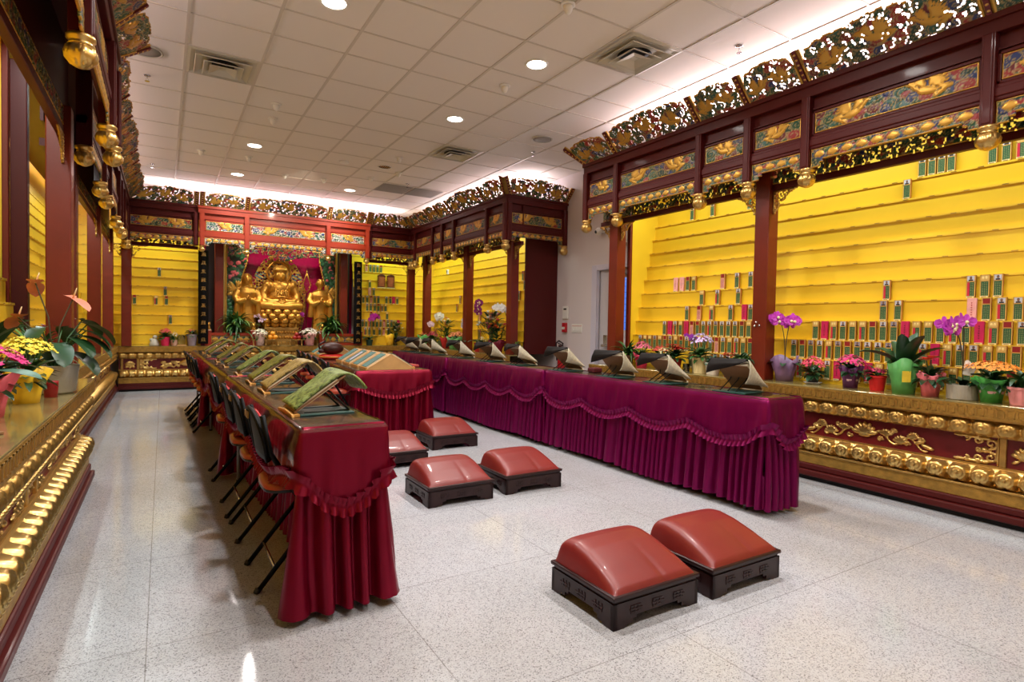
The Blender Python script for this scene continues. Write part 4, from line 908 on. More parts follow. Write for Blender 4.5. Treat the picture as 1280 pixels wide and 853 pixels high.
# ------------------------------------------------------------------ scripture stands with brocade-covered books
def stand(x, y, z, rz, mname, label, grp, rev=False, seed=0, wd=.25):
    """local +x goes up the slope; low lip at x = 0"""
    t = thing('book_stand', 'teal '+label.split(' brocade scripture book, ')[1]+' stand' if 0 else 'folding book stand, '+label.split(' book, ')[1], 'book stand', (x, y, z), rz, grp)
    sl = math.radians(35); ux, uz = math.cos(sl), math.sin(sl); h2 = wd/2
    MB().box(.02, .27, -h2, h2, .0, .008, 'teal_plate').build('base_plate', t, bevel=.003)
    mb = MB()
    for yy in (-.075, .075): mb.tube([(.26, yy, .008), (.17, yy, .10)], .005, 'black'); mb.tube([(.05, yy, .008), (.17, yy, .008), (.26, yy, .012)], .004, 'black')
    mb.tube([(.17, -.075, .10), (.17, .075, .10)], .005, 'black'); mb.build('support_wire', t, smooth=True)
    MB().bar((.0, 0, .018), (.28*ux, 0, .018+.28*uz), wd*.86, .008, 'wood_brown', (0, 0, 1)).build('backboard', t)
    mb = MB(); mb.prism([(-h2-.015, 0), (h2+.015, 0), (h2+.01, .014), (0, .022), (-h2-.01, .014)], -.02, -.008, 'wood_orange', (1, 2, 0)); mb.box(-.02, .02, -h2, h2, .0, .012, 'wood_orange'); mb.build('lip', t, bevel=.002)
    rn = random.Random(seed); nu, nv = 26, 12; U = np.linspace(0, 1, nu); V = np.linspace(-1, 1, nv); UU, VV = np.meshgrid(U, V)
    L_ = .40; s_ = UU*L_; fl = .25
    X = np.where(s_ < fl, s_*ux, fl*ux+(s_-fl)*(.95)); Zs = .034+np.where(s_ < fl, s_*uz, fl*uz+.02*np.sin(np.clip((s_-fl)/(L_-fl), 0, 1)*PI)-.075*np.clip((s_-fl)/(L_-fl), 0, 1)**1.6)
    X = np.where(s_ < fl, X, fl*ux+(s_-fl)*(.80)); Zs += .004*np.sin(UU*9+VV*2+seed)+.006*VV*VV*np.clip(UU-.5, 0, 1)*rn.uniform(-1, 2)
    Y = VV*(h2-.005)+.012*np.sin(UU*3+seed)
    o = thing('scripture_book', label, 'book', (x, y, z), rz, grp+' (books)')
    MB().grid(np.stack([X, Y, Zs], -1), mname).build('cloth_cover', o, smooth=True, solid=.012)
    MB().bar((.012, 0, .036), (.24*ux, 0, .036+.24*uz-.012), wd*.84, .018, 'paper', (0, 0, 1)).build('page_block', o, loc=(0, 0, -.006))
    return t
for i, (x, y, m) in enumerate(((.50, 2.80, 'green_brocade'), (.52, 3.72, 'tan_brocade'), (.515, 4.30, 'olive_brocade'), (.51, 5.02, 'green_brocade'), (.495, 5.92, 'olive_brocade'), (.485, 6.68, 'olive_brocade'), (.47, 7.80, 'olive_brocade'), (.455, 8.50, 'olive_brocade'))):
    d = {'green_brocade': 'pale green brocade', 'tan_brocade': 'tan brocade', 'olive_brocade': 'olive green brocade'}[m]
    stand(x, y, LZ+.002, .0 if i else .05, m, '%s scripture book, %s from the camera on the left row' % (d, ordn(i)), 'scriptures on the left row', seed=i)
# right row: seen from behind, covers hanging over the top edge
def stand2(x, y, z, rz, label, seed, white=1):
    t = thing('book_stand', 'black wire book stand, '+label.split('scripture, ')[1], 'book stand', (x, y, z), rz, 'book stands on the right row')
    sl = math.radians(38); ux, uz = math.cos(sl), math.sin(sl); h2 = .125
    MB().box(-.01, .25, -h2, h2, .0, .007, 'teal_plate').build('base_plate', t, bevel=.002)
    mb = MB()
    for yy in (-.08, -.02, .04): mb.tube([(.22, yy, .008), (.10, yy, .075), (.13, yy+.03, .10)], .004, 'black')
    mb.build('support_wire', t, smooth=True)
    MB().bar((.0, 0, .018), (.27*ux, 0, .018+.27*uz), .23, .007, 'wood_brown', (0, 0, 1)).build('backboard', t)
    MB().box(-.035, -.01, -.10, .10, .0, .018, 'paper').build('lip', t, bevel=.002)
    o = thing('scripture_book', label, 'book', (x, y, z), rz, 'scriptures on the right row'); rn = random.Random(seed)
    MB().bar((.005, 0, .034), (.27*ux, 0, .034+.27*uz), .235, .016, 'paper', (0, 0, 1)).build('page_block', o)
    h = .135
    def fl_(fn, m, nu=20, nv=12):
        U, V = np.meshgrid(np.linspace(0, 1, nu), np.linspace(0, 1, nv)); MB().grid(np.stack(fn(U, V), -1), m).build('cloth_flap', o, smooth=True, solid=.004)
    k1 = rn.uniform(.11, .15); k2 = rn.uniform(.09, .13)
    # front cover lying on the book
    fl_(lambda U, V: (U*.285*ux-.006*np.cos(V*6), (V*2-1)*h, .050+U*.285*uz+.004*np.sin(V*9+U*5)), 'white_brocade')
    # pale flap hanging over the near side, longest at the top corner
    fl_(lambda U, V: (U*.285*ux+.015*V*U+.006*np.sin(V*5), h+.020*np.sin(V*PI*.8)-.035*V*V*U, .050+U*.285*uz-V*(.012+k1*U**1.1)), 'white_brocade' if white else 'purple_print')
    # dark flap curling over the top edge and hanging behind
    fl_(lambda U, V: (.285*ux+.045*np.sin(V*PI*.62)+.012*np.sin(U*7+seed), (U*2-1)*(h+.01*V)-.02*V, .050+.285*uz+.016*np.sin(np.clip(V*2.4, 0, 1)*PI)-V*V*(.008+k2*.75*(1-U)**.9)), 'dark_brocade')
    return t
for i, y in enumerate((2.62, 3.28, 3.90, 4.62, 5.42, 6.15, 6.92, 7.74, 8.35, 8.80)):
    stand2(3.60-.012*(y-2.25), y, RZ+.004, PI+(.12 if i % 3 == 0 else -.05 if i % 3 == 1 else .25), 'white and dark brocade covered scripture, %s from the camera, right row' % ordn(i), i)
# middle row: wooden A-frame book rests with teal covered books
def aframe(x, y, label, k, tag_paper=False):
    z = MZ+.001; W, H, D = .52, .165, .30
    t = thing('wooden_book_rest', 'pale wooden double-sided book rest, '+label, 'book rest', (x, y, z), -.055, 'wooden book rests on the middle row')
    for s in (-1, 1):
        for q in (0, D-.012): MB().prism([(0, .004), (0, H), (s*W/2, .004)], q, q+.012, 'wood_light', (0, 2, 1)).build('gable', t)
        mb = MB(); mb.prism([(0, H), (0, H+.010), (s*(W/2+.012), .010), (s*(W/2+.006), 0)], -.004, D+.004, 'wood_light', (0, 2, 1)); mb.build('sloping_board', t)
        MB().box(min(s*(W/2), s*(W/2+.014)), max(s*(W/2), s*(W/2+.014)), -.004, D+.004, 0, .030, 'wood_orange').build('lip', t, bevel=.003)
    for s in ((-1, 1) if k < 9 else (-1,)):
        o = thing('scripture_book', 'teal book on the %s slope of the rest %s' % ('left' if s < 0 else 'right', label), 'book', (x, y, z), -.055, 'teal books on the middle row')
        a = math.atan2(H, W/2); nx, nz = -s*math.sin(a)*-1, math.cos(a)
        def pt(q, h_): return (s*(W/2-q*math.cos(a))+s*math.sin(a)*h_, H*q*math.cos(a)/(W/2)+.012+math.cos(a)*h_)
        P_ = [pt(.015, 0), pt(.262, 0), pt(.262, .018), pt(.015, .018)]; P2 = [pt(.010, .018), pt(.268, .018), pt(.268, .023), pt(.010, .023)]
        MB().prism(P_, .05, D-.055, 'paper', (0, 2, 1)).build('page_block', o); MB().prism(P2, .045, D-.05, 'teal_cover', (0, 2, 1)).build('cloth_cover', o, bevel=.001)
        if tag_paper and s < 0: P3 = [pt(.05, .0235), pt(.23, .0235), pt(.23, .0245), pt(.05, .0245)]; MB().prism(P3, .09, .16, cmat(200, 190, 214), (0, 2, 1)).build('paper_slip', o)
for i, (x, y, tg) in enumerate(((2.13, 6.02, 0), (2.15, 6.42, 0), (2.17, 6.84, 1), (2.20, 7.30, 0), (2.25, 8.75, 0), (2.27, 9.2, 0))): aframe(x, y, '%s from the camera, middle row' % ordn(i), i, tg)
t = thing('wooden_fish', 'large dark brown wooden fish drum on a red cushion, middle row', 'drum', (2.02, 8.12, MZ))
mb = MB().ball((0, 0, .15), (.155, .13, .085), cmat(64, 24, 18), 24, 14); mb.build('body', t, smooth=True)
MB().ball((-.15, -.03, .115), (.05, .04, .03), cmat(64, 24, 18), 14, 8).tube([(-.16, 0, .12), (-.19, 0, .20), (-.10, 0, .25)], .014, cmat(50, 18, 14)).build('tail_handle', t, smooth=True)
t = thing('drum_cushion', 'round red and orange cushion beneath the wooden fish drum', 'cushion', (2.02, 8.12, MZ))
MB().lathe([(.10, .0), (.17, .01), (.185, .035), (.17, .06), (.09, .072), (.01, .066)], (0, 0, 0), cmat(200, 30, 20), 28, fn=lambda t_, i, n: 1+.05*math.sin(t_*8)).build('pad', t, smooth=True); MB().lathe([(.185, .028), (.195, .036), (.185, .044)], (0, 0, 0), cmat(226, 150, 50), 28, cap=False).build('piping', t, smooth=True)
tag(MB().box(-.09, .09, -.12, .12, 0, .03, cmat(170, 60, 56)).build('small_cushion', bevel=.01, loc=(2.50, 6.45, MZ)), 'flat pinkish red pad at the right edge of the middle table', 'pad')

tag(MB().box(-.055, .055, -.05, .05, 0, .045, cmat(76, 10, 24)).build('cloth_bundle', bevel=.012, loc=(3.60, 4.33, RZ+.003)), 'small dark maroon cloth bundle between two book stands on the right row', 'cloth bundle')
# ------------------------------------------------------------------ the niche on the back wall
tag(MB().box(.50, 3.42, 11.56, 12.14, .0, .762, 'lacquer_dark').build('niche_platform'), 'dark red platform beneath the golden statue', 'platform')
for a_, b_, s in ((.66, .98, 'left'), (3.0, 3.28, 'right')): tag(MB().box(a_, b_, 11.86, 11.88, .762, 3.1, cmat(34, 16, 12)).build('side_screen'), 'dark brown screen at the %s end of the statue niche' % s, 'screen')
tag(MB().box(.52, 3.40, 12.10, 12.12, .762, 3.15, cmat(170, 12, 76, rough=.25)).build('backdrop_panel'), 'glossy magenta backdrop panel behind the golden statue', 'backdrop')
for x, s in ((.86, 'left'), (3.10, 'right')): tag(MB().box(x-.07, x+.07, 11.58, 11.72, .762, 2.6, 'lacquer').box(x-.078, x+.078, 11.572, 11.728, .762, .80, 'lacquer_dark').build('niche_column', bevel=.008), 'square red column at the %s side of the statue niche' % s, 'column')
def couplet(x, y, z0, z1, rz, label, n=11):
    t = thing('couplet_board', label, 'couplet board', (x, y, z0), rz)
    H = z1-z0; th = np.linspace(-1.1, 1.1, 11); R = .09; F_ = [(R*math.sin(a), -R*math.cos(a)+R) for a in th]; B_ = [((R-.016)*math.sin(a), -(R-.016)*math.cos(a)+R) for a in th[::-1]]
    MB().prism(F_+B_, 0, H, 'black_gloss').build('board', t); rn = random.Random(n+int(x*10))
    mb = MB()
    for k in range(n):
        zc = H*(k+.5)/n; s_ = .040
        for q in range(4): zz = zc-s_*.7+q*s_*.45; w_ = s_*rn.uniform(.4, .9); mb.box(-w_, w_, -.006, -.0015+.004, zz, zz+.006, 'gold_bright')
        for q in range(3): xx = rn.uniform(-.7, .7)*s_; mb.box(xx-.003, xx+.003, -.006, .003, zc-s_*rn.uniform(.3, .9), zc+s_*rn.uniform(.3, .9), 'gold_bright')
        mb.bar((-s_*.2, -.004, zc), (-s_*.9, -.001, zc-s_*.8), .005, .006, 'gold_bright'); mb.bar((s_*.2, -.004, zc), (s_*.9, -.001, zc-s_*.8), .005, .006, 'gold_bright')
    mb.build('gilded_characters', t)
couplet(.60, 11.36, .80, 2.44, 0, 'black curved board with gold characters left of the statue niche')
couplet(3.33, 11.36, .80, 2.44, 0, 'black curved board with gold characters right of the statue niche')
couplet(-.60, 5.22, .80, 2.62, PI/2, 'tall black couplet board on the left aisle column, edge gold marked')
# carved crane screens
def crane_screen(x0, x1, fl, label):
    W, H, res = x1-x0, 1.72, .013; nx, nz = int(W/res), int(H/res); rn = np.random.RandomState(int(x0*10)); X, Z = np.meshgrid(np.linspace(0, W, nx), np.linspace(0, H, nz))
    col = np.zeros(X.shape+(4,)); col[..., :3] = lin((14, 30, 20)); h = np.zeros_like(X)
    for k in range(260):
        cx, cz, r = rn.uniform(0, W), rn.uniform(0, H), rn.uniform(.018, .045); d = np.hypot(X-cx, Z-cz)/r; m = d < 1; pk = cz > H*.62 and rn.rand() < .38; c = lin((206, 96, 104)) if pk else lin([(30, 84, 44), (18, 60, 38), (44, 98, 60)][rn.randint(3)])
        col[m, :3] = c; h[m] = (1-d*d)[m]
    for cx, cz, rx, ry, a in bird(W*.50, H*.52, .26, fl, .5)+[(W*.5, H*.32, .012, .13, .1), (W*.42, H*.30, .012, .14, -.1), (W*.45, H*.1, .05, .14, .4)]:
        ca, sa = math.cos(a), math.sin(a); dx, dz = X-cx, Z-cz; d = ((dx*ca+dz*sa)/rx)**2+((-dx*sa+dz*ca)/ry)**2; m = d < 1; col[m] = GOLDC; h[m] = 2
    edge = W*(.80+.16*np.sin(Z*4.2+1.0)) if fl > 0 else W*(.20-.16*np.sin(Z*4.2+1.0)); ins = X < edge if fl > 0 else X > edge; e = (np.abs(X-edge) < .018) | (X < .014) | (X > W-.014); col[e] = GOLDC; h[e] = 2
    G = np.stack([X, -h*.012, Z], -1); t = thing('crane_screen', label, 'carved screen', (x0, 11.80, .90)); MB().grid(G, 'carved', ins, col).build('carving', t, smooth=True, attr=True, solid=-.02); MB().box(-.02 if fl > 0 else W-.006, .006 if fl > 0 else W+.02, -.02, .02, -.1, H, 'gold_bright').build('edge_strip', t)
crane_screen(.97, 1.40, 1, 'carved screen with a gold crane, pink blossom and pines left of the statue')
crane_screen(2.62, 3.00, -1, 'carved screen with a gold crane and foliage right of the statue')
o = thing('arch_carving', 'dark openwork carving arching across the top of the statue niche', 'carving', (1.0, 11.79, 2.36)); X, Z, h, col, m = carve(2.0, .26, .013, 91, 'open', True, (), rim=.012)
m = m & (Z > .10*np.abs(np.sin(X*3.1))+.02); carved_obj('carving', o, 0, 0, 0, (X, Z, h, col, m), .012)

def remesh(mb, name, parent, m, vox=.012, smooth_it=4, loc=None, label=None):
    o = mb.build(name, parent, loc=loc, label=label); o.data.materials.clear(); o.data.materials.append(MT[m] if isinstance(m, str) else m)
    r = o.modifiers.new('r', 'REMESH'); r.mode = 'VOXEL'; r.voxel_size = vox; r.use_smooth_shade = True
    s = o.modifiers.new('s', 'SMOOTH'); s.iterations = smooth_it; s.factor = .5; return o
G_ = 'statue_gold'
t = thing('golden_statue', 'large seated golden statue with crown and lotus throne at the back altar', 'statue', (1.93, 11.82, .762))
mb = MB()   # body, z measured from the altar top; the lap sits at .74
mb.ball((0, 0, .90), (.22, .16, .20), G_, 20, 12).ball((0, .01, 1.08), (.235, .14, .17), G_, 20, 12).ball((0, 0, .78), (.27, .20, .10), G_, 20, 10)
for s in (-1, 1):
    mb.ball((s*.21, .0, 1.14), (.10, .10, .10), G_, 14, 10); mb.tube([(s*.24, 0, 1.12), (s*.305, -.03, .97), (s*.29, -.08, .87)], [.085, .08, .07], G_, 12); mb.tube([(s*.29, -.07, .87), (s*.18, -.19, .83), (s*.05, -.24, .84)], [.075, .055, .045], G_, 12)
    mb.tube([(s*.10, .0, .78), (s*.32, -.08, .765), (s*.37, -.12, .77)], [.13, .13, .11], G_, 12); mb.tube([(s*.36, -.12, .755), (s*.15, -.24, .745), (-s*.08, -.25, .74)], [.085, .075, .055], G_, 12)
    mb.tube([(s*.24, .02, 1.10), (s*.33, .03, .90), (s*.35, .02, .74)], [.05, .055, .06], G_, 8)
mb.tube([(0, 0, 1.16), (0, 0, 1.27)], [.075, .06], G_, 12).ball((0, -.02, 1.33), (.100, .105, .125), G_, 20, 14).ball((0, -.118, 1.31), (.016, .022, .034), G_, 8, 6)
for s in (-1, 1): mb.ball((s*.102, .0, 1.30), (.018, .025, .055), G_, 8, 6); mb.ball((s*.035, -.108, 1.275), (.020, .012, .008), G_, 8, 4)
remesh(mb, 'body', t, G_, .011)
mb = MB(); mb.lathe([(.105, 0), (.125, .05), (.118, .08), (.07, .085)], (0, -.01, 1.40), G_, 28, fn=lambda a, i, n: 1+(.08*abs(math.sin(a*3.5)) if i in (1, 2) else 0))
for k in range(-3, 4): a = k*.38-PI/2; x, y = .115*math.cos(a), .115*math.sin(a)-.01; mb.prism([(-.03, 0), (.03, 0), (.022, .05), (0, .10-.008*abs(k)), (-.022, .05)], 0, .01, G_, (0, 2, 1)); v_ = mb.v[-1]; ca, sa = math.cos(a+PI/2), math.sin(a+PI/2); mb.v[-1] = np.stack([x+v_[:, 0]*ca-v_[:, 1]*sa, y+v_[:, 0]*sa+v_[:, 1]*ca, 1.44+v_[:, 2]], 1)
mb.ball((0, .0, 1.49), (.05, .05, .06), G_, 12, 8); mb.build('crown', t, smooth=False)
mb = MB()
for k in range(7): mb.tube([(-.10+k*.033, -.15-.015*math.cos((k-3)*.5), 1.07), (-.12+k*.04, -.165, .93)], .008, G_, 6)
mb.tube([(-.13, -.10, 1.18), (-.09, -.15, 1.05), (0, -.165, 1.0), (.09, -.15, 1.05), (.13, -.10, 1.18)], .012, G_, 8); mb.ball((0, -.17, .98), (.03, .015, .03), G_, 10, 6); mb.tube([(-.2, -.13, .90), (0, -.175, .93), (.2, -.13, .90)], .014, G_, 8); mb.build('necklace', t, smooth=True)
mb = MB().ball((0, -.25, .80), (.05, .04, .03), G_, 12, 8)
for s in (-1, 1):
    for k in range(5): mb.tube([(s*(.07+.004*k), -.235-.012*(k % 2), .80+.010*k), (s*.02, -.275, .795+.010*k), (-s*.015, -.27, .80+.008*k)], .009, G_, 6)
    mb.tube([(s*.05, -.24, .85), (s*.012, -.25, .875)], .010, G_, 6)
mb.build('hands', t, smooth=True)
mb = MB()
for r, rows, z, lean_, n in ((.37, 0, .635, .10, 14), (.385, 1, .55, .06, 14), (.35, 2, .47, .0, 13), (.28, 3, .40, -.04, 11)):
    for k in range(n):
        a = 2*PI*(k+.5*(rows % 2))/n; mb.ball((r*math.cos(a)*.97, r*math.sin(a)*.74, z), (.078, .055, .062), G_, 12, 8)
mb.ball((0, 0, .56), (.34, .26, .14), G_, 20, 10); mb.lathe([(.18, .36), (.26, .42), (.31, .56), (.28, .68), (.05, .72)], (0, 0, 0), G_, 28); mb.v[-1][:, 1] *= .7; mb.build('lotus_throne', t, smooth=True)
mb = MB().box(-.30, .30, -.20, .20, 0, .10, 'gold').box(-.26, .26, -.17, .17, .10, .30, 'gold').box(-.30, .30, -.20, .20, .30, .345, 'gold')
for r_ in range(3):
    for k in range(12): mb.ball((-.27+k*.049, -.19, .05+r_*.10), (.022, .015, .03), G_, 6, 4)
for s in (-1, 1): mb.tube([(s*.27, -.12, .30), (s*.27, -.12, .42)], .035, 'gold', 10)
mb.build('pedestal', t)
mb = MB(); ring = [(.215*math.cos(a), .0, 1.40+.215*math.sin(a)) for a in np.linspace(0, 2*PI, 40)]; mb.tube(ring, .024, G_, 8); mb.lathe([(.19, 0), (.19, .01)], (0, 0, 0), 'red_panel', 32); v_ = mb.v[-1]; mb.v[-1] = np.stack([v_[:, 0], .02+v_[:, 2], 1.40+v_[:, 1]], 1)
for k in range(9): a = PI*k/8; mb.tube([(.235*math.cos(a), 0, 1.40+.235*math.sin(a)), (.27*math.cos(a), 0, 1.40+.27*math.sin(a))], [.02, .006], G_, 6)
mb.build('halo', t, loc=(0, .13, 0))
W, H, res = 1.04, 1.66, .013; X, Z, h, col, m_ = carve(W, H, res, 77, 'open', True, (), rim=.0)
ov = ((X-W/2)/(W/2))**2+((Z-.72)/.94)**2; inn = ((X-W/2)/.24)**2+((Z-.62)/.62)**2; msk = (ov < 1) & (inn > 1); e = (np.abs(ov-1) < .05) & (ov < 1) | (np.abs(inn-1) < .12) & (inn > 1); col = col.copy(); gld = np.sin(X*60)*np.sin(Z*55) > -.5; col[gld] = GOLDC; col[e] = GOLDC
tl = (np.abs(np.abs(X-W/2)-.33) < .09) & (np.abs(Z-1.22) < .07) & (np.sin(X*50+Z*90) > -.2); col[tl, :3] = lin((60, 110, 116)); col[tl, 3] = 0
MB().grid(np.stack([X-W/2, -h*.015, Z], -1), 'carved', msk & (m_ | e), col).build('mandorla', t, smooth=True, attr=True, solid=-.02, loc=(0, .17, .12))
tag(MB().box(-.26, .26, -.005, .005, .2, 1.4, cmat(120, 10, 16)).build('red_screen', loc=(1.93, 12.04, .80)), 'deep red panel directly behind the seated golden statue', 'screen')
def monk(x, label, hood):
    t = thing('monk_statue', label, 'statue', (x, 11.72, .762)); mb = MB()
    mb.lathe([(.17, .12), (.16, .30), (.14, .55), (.13, .72), (.15, .86), (.17, .98), (.14, 1.06), (.06, 1.10)], (0, 0, 0), G_, 24, fn=lambda a, i, n: 1+.05*math.sin(a*7+i) if i < 4 else 1); v_ = mb.v[-1]; v_[:, 1] *= .72
    mb.tube([(0, 0, 1.06), (0, -.005, 1.15)], .05, G_, 12).ball((0, -.01, 1.22), (.076, .085, .10), G_, 18, 12).ball((0, -.09, 1.21), (.012, .016, .024), G_, 8, 6)
    for s in (-1, 1): mb.tube([(s*.15, 0, 1.02), (s*.20, -.03, .88), (s*.16, -.11, .80)], [.065, .065, .055], G_, 12).tube([(s*.16, -.10, .80), (s*.03, -.17, .86)], [.055, .035], G_, 10).tube([(s*.17, -.08, .82), (s*.19, -.05, .55)], [.05, .06], G_, 10).ball((s*.078, 0, 1.21), (.012, .018, .03), G_, 8, 6)
    if hood: mb.ball((0, .03, 1.24), (.095, .09, .11), G_, 16, 10).tube([(0, .05, 1.22), (0, .06, 1.0)], [.09, .13], G_, 12)
    remesh(mb, 'body', t, G_, .011, 3)
    mb = MB()
    for s in (-1, 1):
        mb.ball((s*.012, -.175, .875), (.014, .022, .035), G_, 8, 6)
        for k in range(4): mb.tube([(s*.010, -.165-.010*k, .885), (s*.004, -.168-.010*k, .94-.006*abs(k-1.5))], .0065, G_, 6)
        mb.tube([(s*.018, -.165, .87), (s*.010, -.155, .915)], .008, G_, 6)
    mb.build('hands', t, smooth=True); MB().lathe([(.22, 0), (.22, .03), (.17, .06), (.20, .10), (.18, .13)], (0, 0, 0), 'gold', 24).build('base', t, smooth=True)
monk(1.34, 'standing golden monk statue with a hood, left of the seated statue', True); monk(2.66, 'standing golden bald monk statue, right of the seated statue', False)
t = thing('golden_staff', 'slender staff with an openwork gold head beside the right monk', 'staff', (2.42, 11.78, .762)); MB().tube([(0, 0, 0), (0, 0, 1.05)], .010, 'red_panel').build('shaft', t); mb = MB()
for s in (-1, 1): mb.tube([(0, 0, 1.04), (s*.05, 0, 1.10), (s*.075, 0, 1.20), (s*.04, 0, 1.30), (0, 0, 1.42)], .011, G_, 6); mb.tube([(s*.03, 0, 1.14), (s*.085, 0, 1.17), (s*.06, 0, 1.22)], .008, G_, 6)
mb.ball((0, 0, 1.44), (.014, .014, .03), G_, 8, 6).build('head', t, smooth=True)
# low carved rails with lions, offerings
def lowrail(x0, x1, label):
    t = thing('altar_rail', label, 'rail', (x0, 11.50, .762)); W = x1-x0
    for x in (0, W-.10): MB().box(x, x+.10, -.05, .05, 0, .255, 'lacquer_orange_lit').box(x-.01, x+.11, -.06, .06, .255, .275, 'lacquer_orange_lit').build('post', t, bevel=.004)
    MB().box(.10, W-.10, -.03, .03, .0, .055, 'lacquer_orange_lit').box(.10, W-.10, -.035, .03, .185, .235, 'lacquer_orange_lit').box(.10, W-.10, .01, .02, .06, .185, 'recess').build('rail', t)
    carved_obj('lotus_frieze', t, .10, .062, -.0, carve(W-.20, .12, .011, 21, 'panel', False, lotus_items((W-.2)/2, .055, .06)+sum([lotus_items((W-.2)*q, .055, .045) for q in (.1, .27, .73, .9)], []), rim=.008), .012)
    for x, s in ((.05, 'left'), (W-.05, 'right')):
        q = thing('lion_figurine', 'small gold lion on the %s post of the %s' % (s, label.replace('low red ', '').replace('in front of the spiky plant', 'rail').split(',')[0]), 'figurine', (x0+x, 11.50, 1.038), 0, 'small gold lions'); mb = MB()
        mb.ball((0, .01, .05), (.036, .034, .05), G_, 10, 8).ball((0, -.02, .112), (.038, .036, .036), G_, 10, 8).ball((0, -.05, .10), (.018, .016, .014), G_, 8, 6)
        for sx in (-1, 1): mb.tube([(sx*.022, -.02, .06), (sx*.024, -.035, .0)], .012, G_, 6); mb.ball((sx*.03, .02, .02), (.02, .03, .02), G_, 8, 6); mb.ball((sx*.028, -.012, .142), (.010, .008, .012), G_, 6, 4)
        mb.tube([(0, .04, .03), (0, .06, .08), (0, .045, .12)], .012, G_, 6); remesh(mb, 'body', q, G_, .006, 2); MB().box(-.05, .05, -.045, .045, -.001, .012, cmat(214, 200, 180)).build('plinth', q)
lowrail(.63, 1.47, 'low red carved rail at left, in front of the spiky plant'); lowrail(2.60, 3.44, 'low red carved rail at right, in front of the spiky plant')
def fruitpile(x, y, z, c, r, label, kind):
    for i, (dx, dy, dz) in enumerate(((-r, 0, r), (r, 0, r), (0, r*1.3, r), (0, .5*r, r*2.5))):
        o = MB().ball((0, 0, 0), (r, r, r*.94), cmat(*c), 14, 10).build(kind, smooth=True, loc=(x+dx, y+dy, z+dz)); tag(o, '%s, %s' % (label, ('front left one', 'front right one', 'back one', 'top one')[i]), 'fruit', label)
for x, nm in ((1.75, 'orange'), (2.18, 'apple')):
    t = thing('offering_stand', 'gold offering stand holding the %ss before the statue' % nm, 'stand', (x, 11.46, .762)); MB().lathe([(.06, 0), (.055, .012), (.015, .03), (.015, .09), (.05, .10), (.12, .108), (.13, .118), (.05, .116)], (0, 0, 0), 'gold', 24).build('dish', t, smooth=True)
fruitpile(1.75, 11.45, .876, (224, 150, 30), .045, 'oranges stacked on the altar left of centre', 'orange'); fruitpile(2.18, 11.45, .876, (150, 24, 20), .040, 'red apples stacked on the altar right of centre', 'apple')
t = thing('candle_rail', 'low gold rail of candlesticks in front of the statue', 'candlesticks', (1.42, 11.44, .762)); MB().box(-.04, 1.10, -.008, .008, .105, .118, 'gold').build('bar', t)
for k in range(6): MB().lathe([(.03, 0), (.012, .015), (.010, .09), (.022, .105)], (k*.212, 0, 0), 'gold_bright', 14).build('candlestick', t, smooth=True)
# ------------------------------------------------------------------ potted plants
def blade(mb, b_, az, L_, W, el, droop, m, n=7, fold=.18, shape=0):
    p = np.array(b_, float); V = []; ca, sa = math.cos(az), math.sin(az); side = np.array((-sa, ca, 0))
    for i in range(n+1):
        t_ = i/n; e = el-droop*t_; wd = W*(math.sin(PI*min(1, t_*.92+.06))**.7 if shape == 0 else (1-t_)**.5*min(1, t_*6+.3) if shape == 1 else math.sin(PI*(t_*.9+.05))**.45*(1-.35*t_))
        if i == n: wd = .001
        nr = np.array((-math.sin(e)*ca, -math.sin(e)*sa, math.cos(e)))
        V += [p+side*wd/2+nr*wd*fold, p, p-side*wd/2+nr*wd*fold]
        p = p+np.array((math.cos(e)*ca, math.cos(e)*sa, math.sin(e)))*L_/n
    F = []
    for i in range(n): a = i*3; F += [(a, a+1, a+4, a+3), (a+1, a+2, a+5, a+4)]
    mb.add(V, F, m)
def floret(mb, c, nrm, r, m, rn, k=5, mc=None):
    n_ = np.array(nrm, float); n_ /= np.linalg.norm(n_); a = np.cross(n_, (0.3, .5, .81)); a /= np.linalg.norm(a); b_ = np.cross(n_, a); c = np.array(c, float); V = [c]; ph = rn.uniform(0, 6)
    for i in range(k*2): t_ = ph+PI*i/k; rr = r if i % 2 == 0 else r*.55; V.append(c+rr*(math.cos(t_)*a+math.sin(t_)*b_)+n_*r*(.25 if i % 2 == 0 else .0))
    mb.add(V, [(0, 1+i, 1+(i+1) % (2*k)) for i in range(2*k)], m)
    if mc: mb.ball(c+n_*r*.15, r*.22, mc, 5, 3)
def pot_plain(t, r, h, c, sh=.78):
    MB().lathe([(r*sh*.96, 0), (r*sh, .004), (r*.97, h*.86), (r*1.05, h*.87), (r*1.05, h), (r*.93, h), (r*.90, h*.90), (.004, h*.90)], (0, 0, 0), c, 24).build('pot', t, smooth=False, bevel=0); MB().lathe([(r*.89, h*.905), (.003, h*.93)], (0, 0, 0), 'soil', 16).build('soil', t)
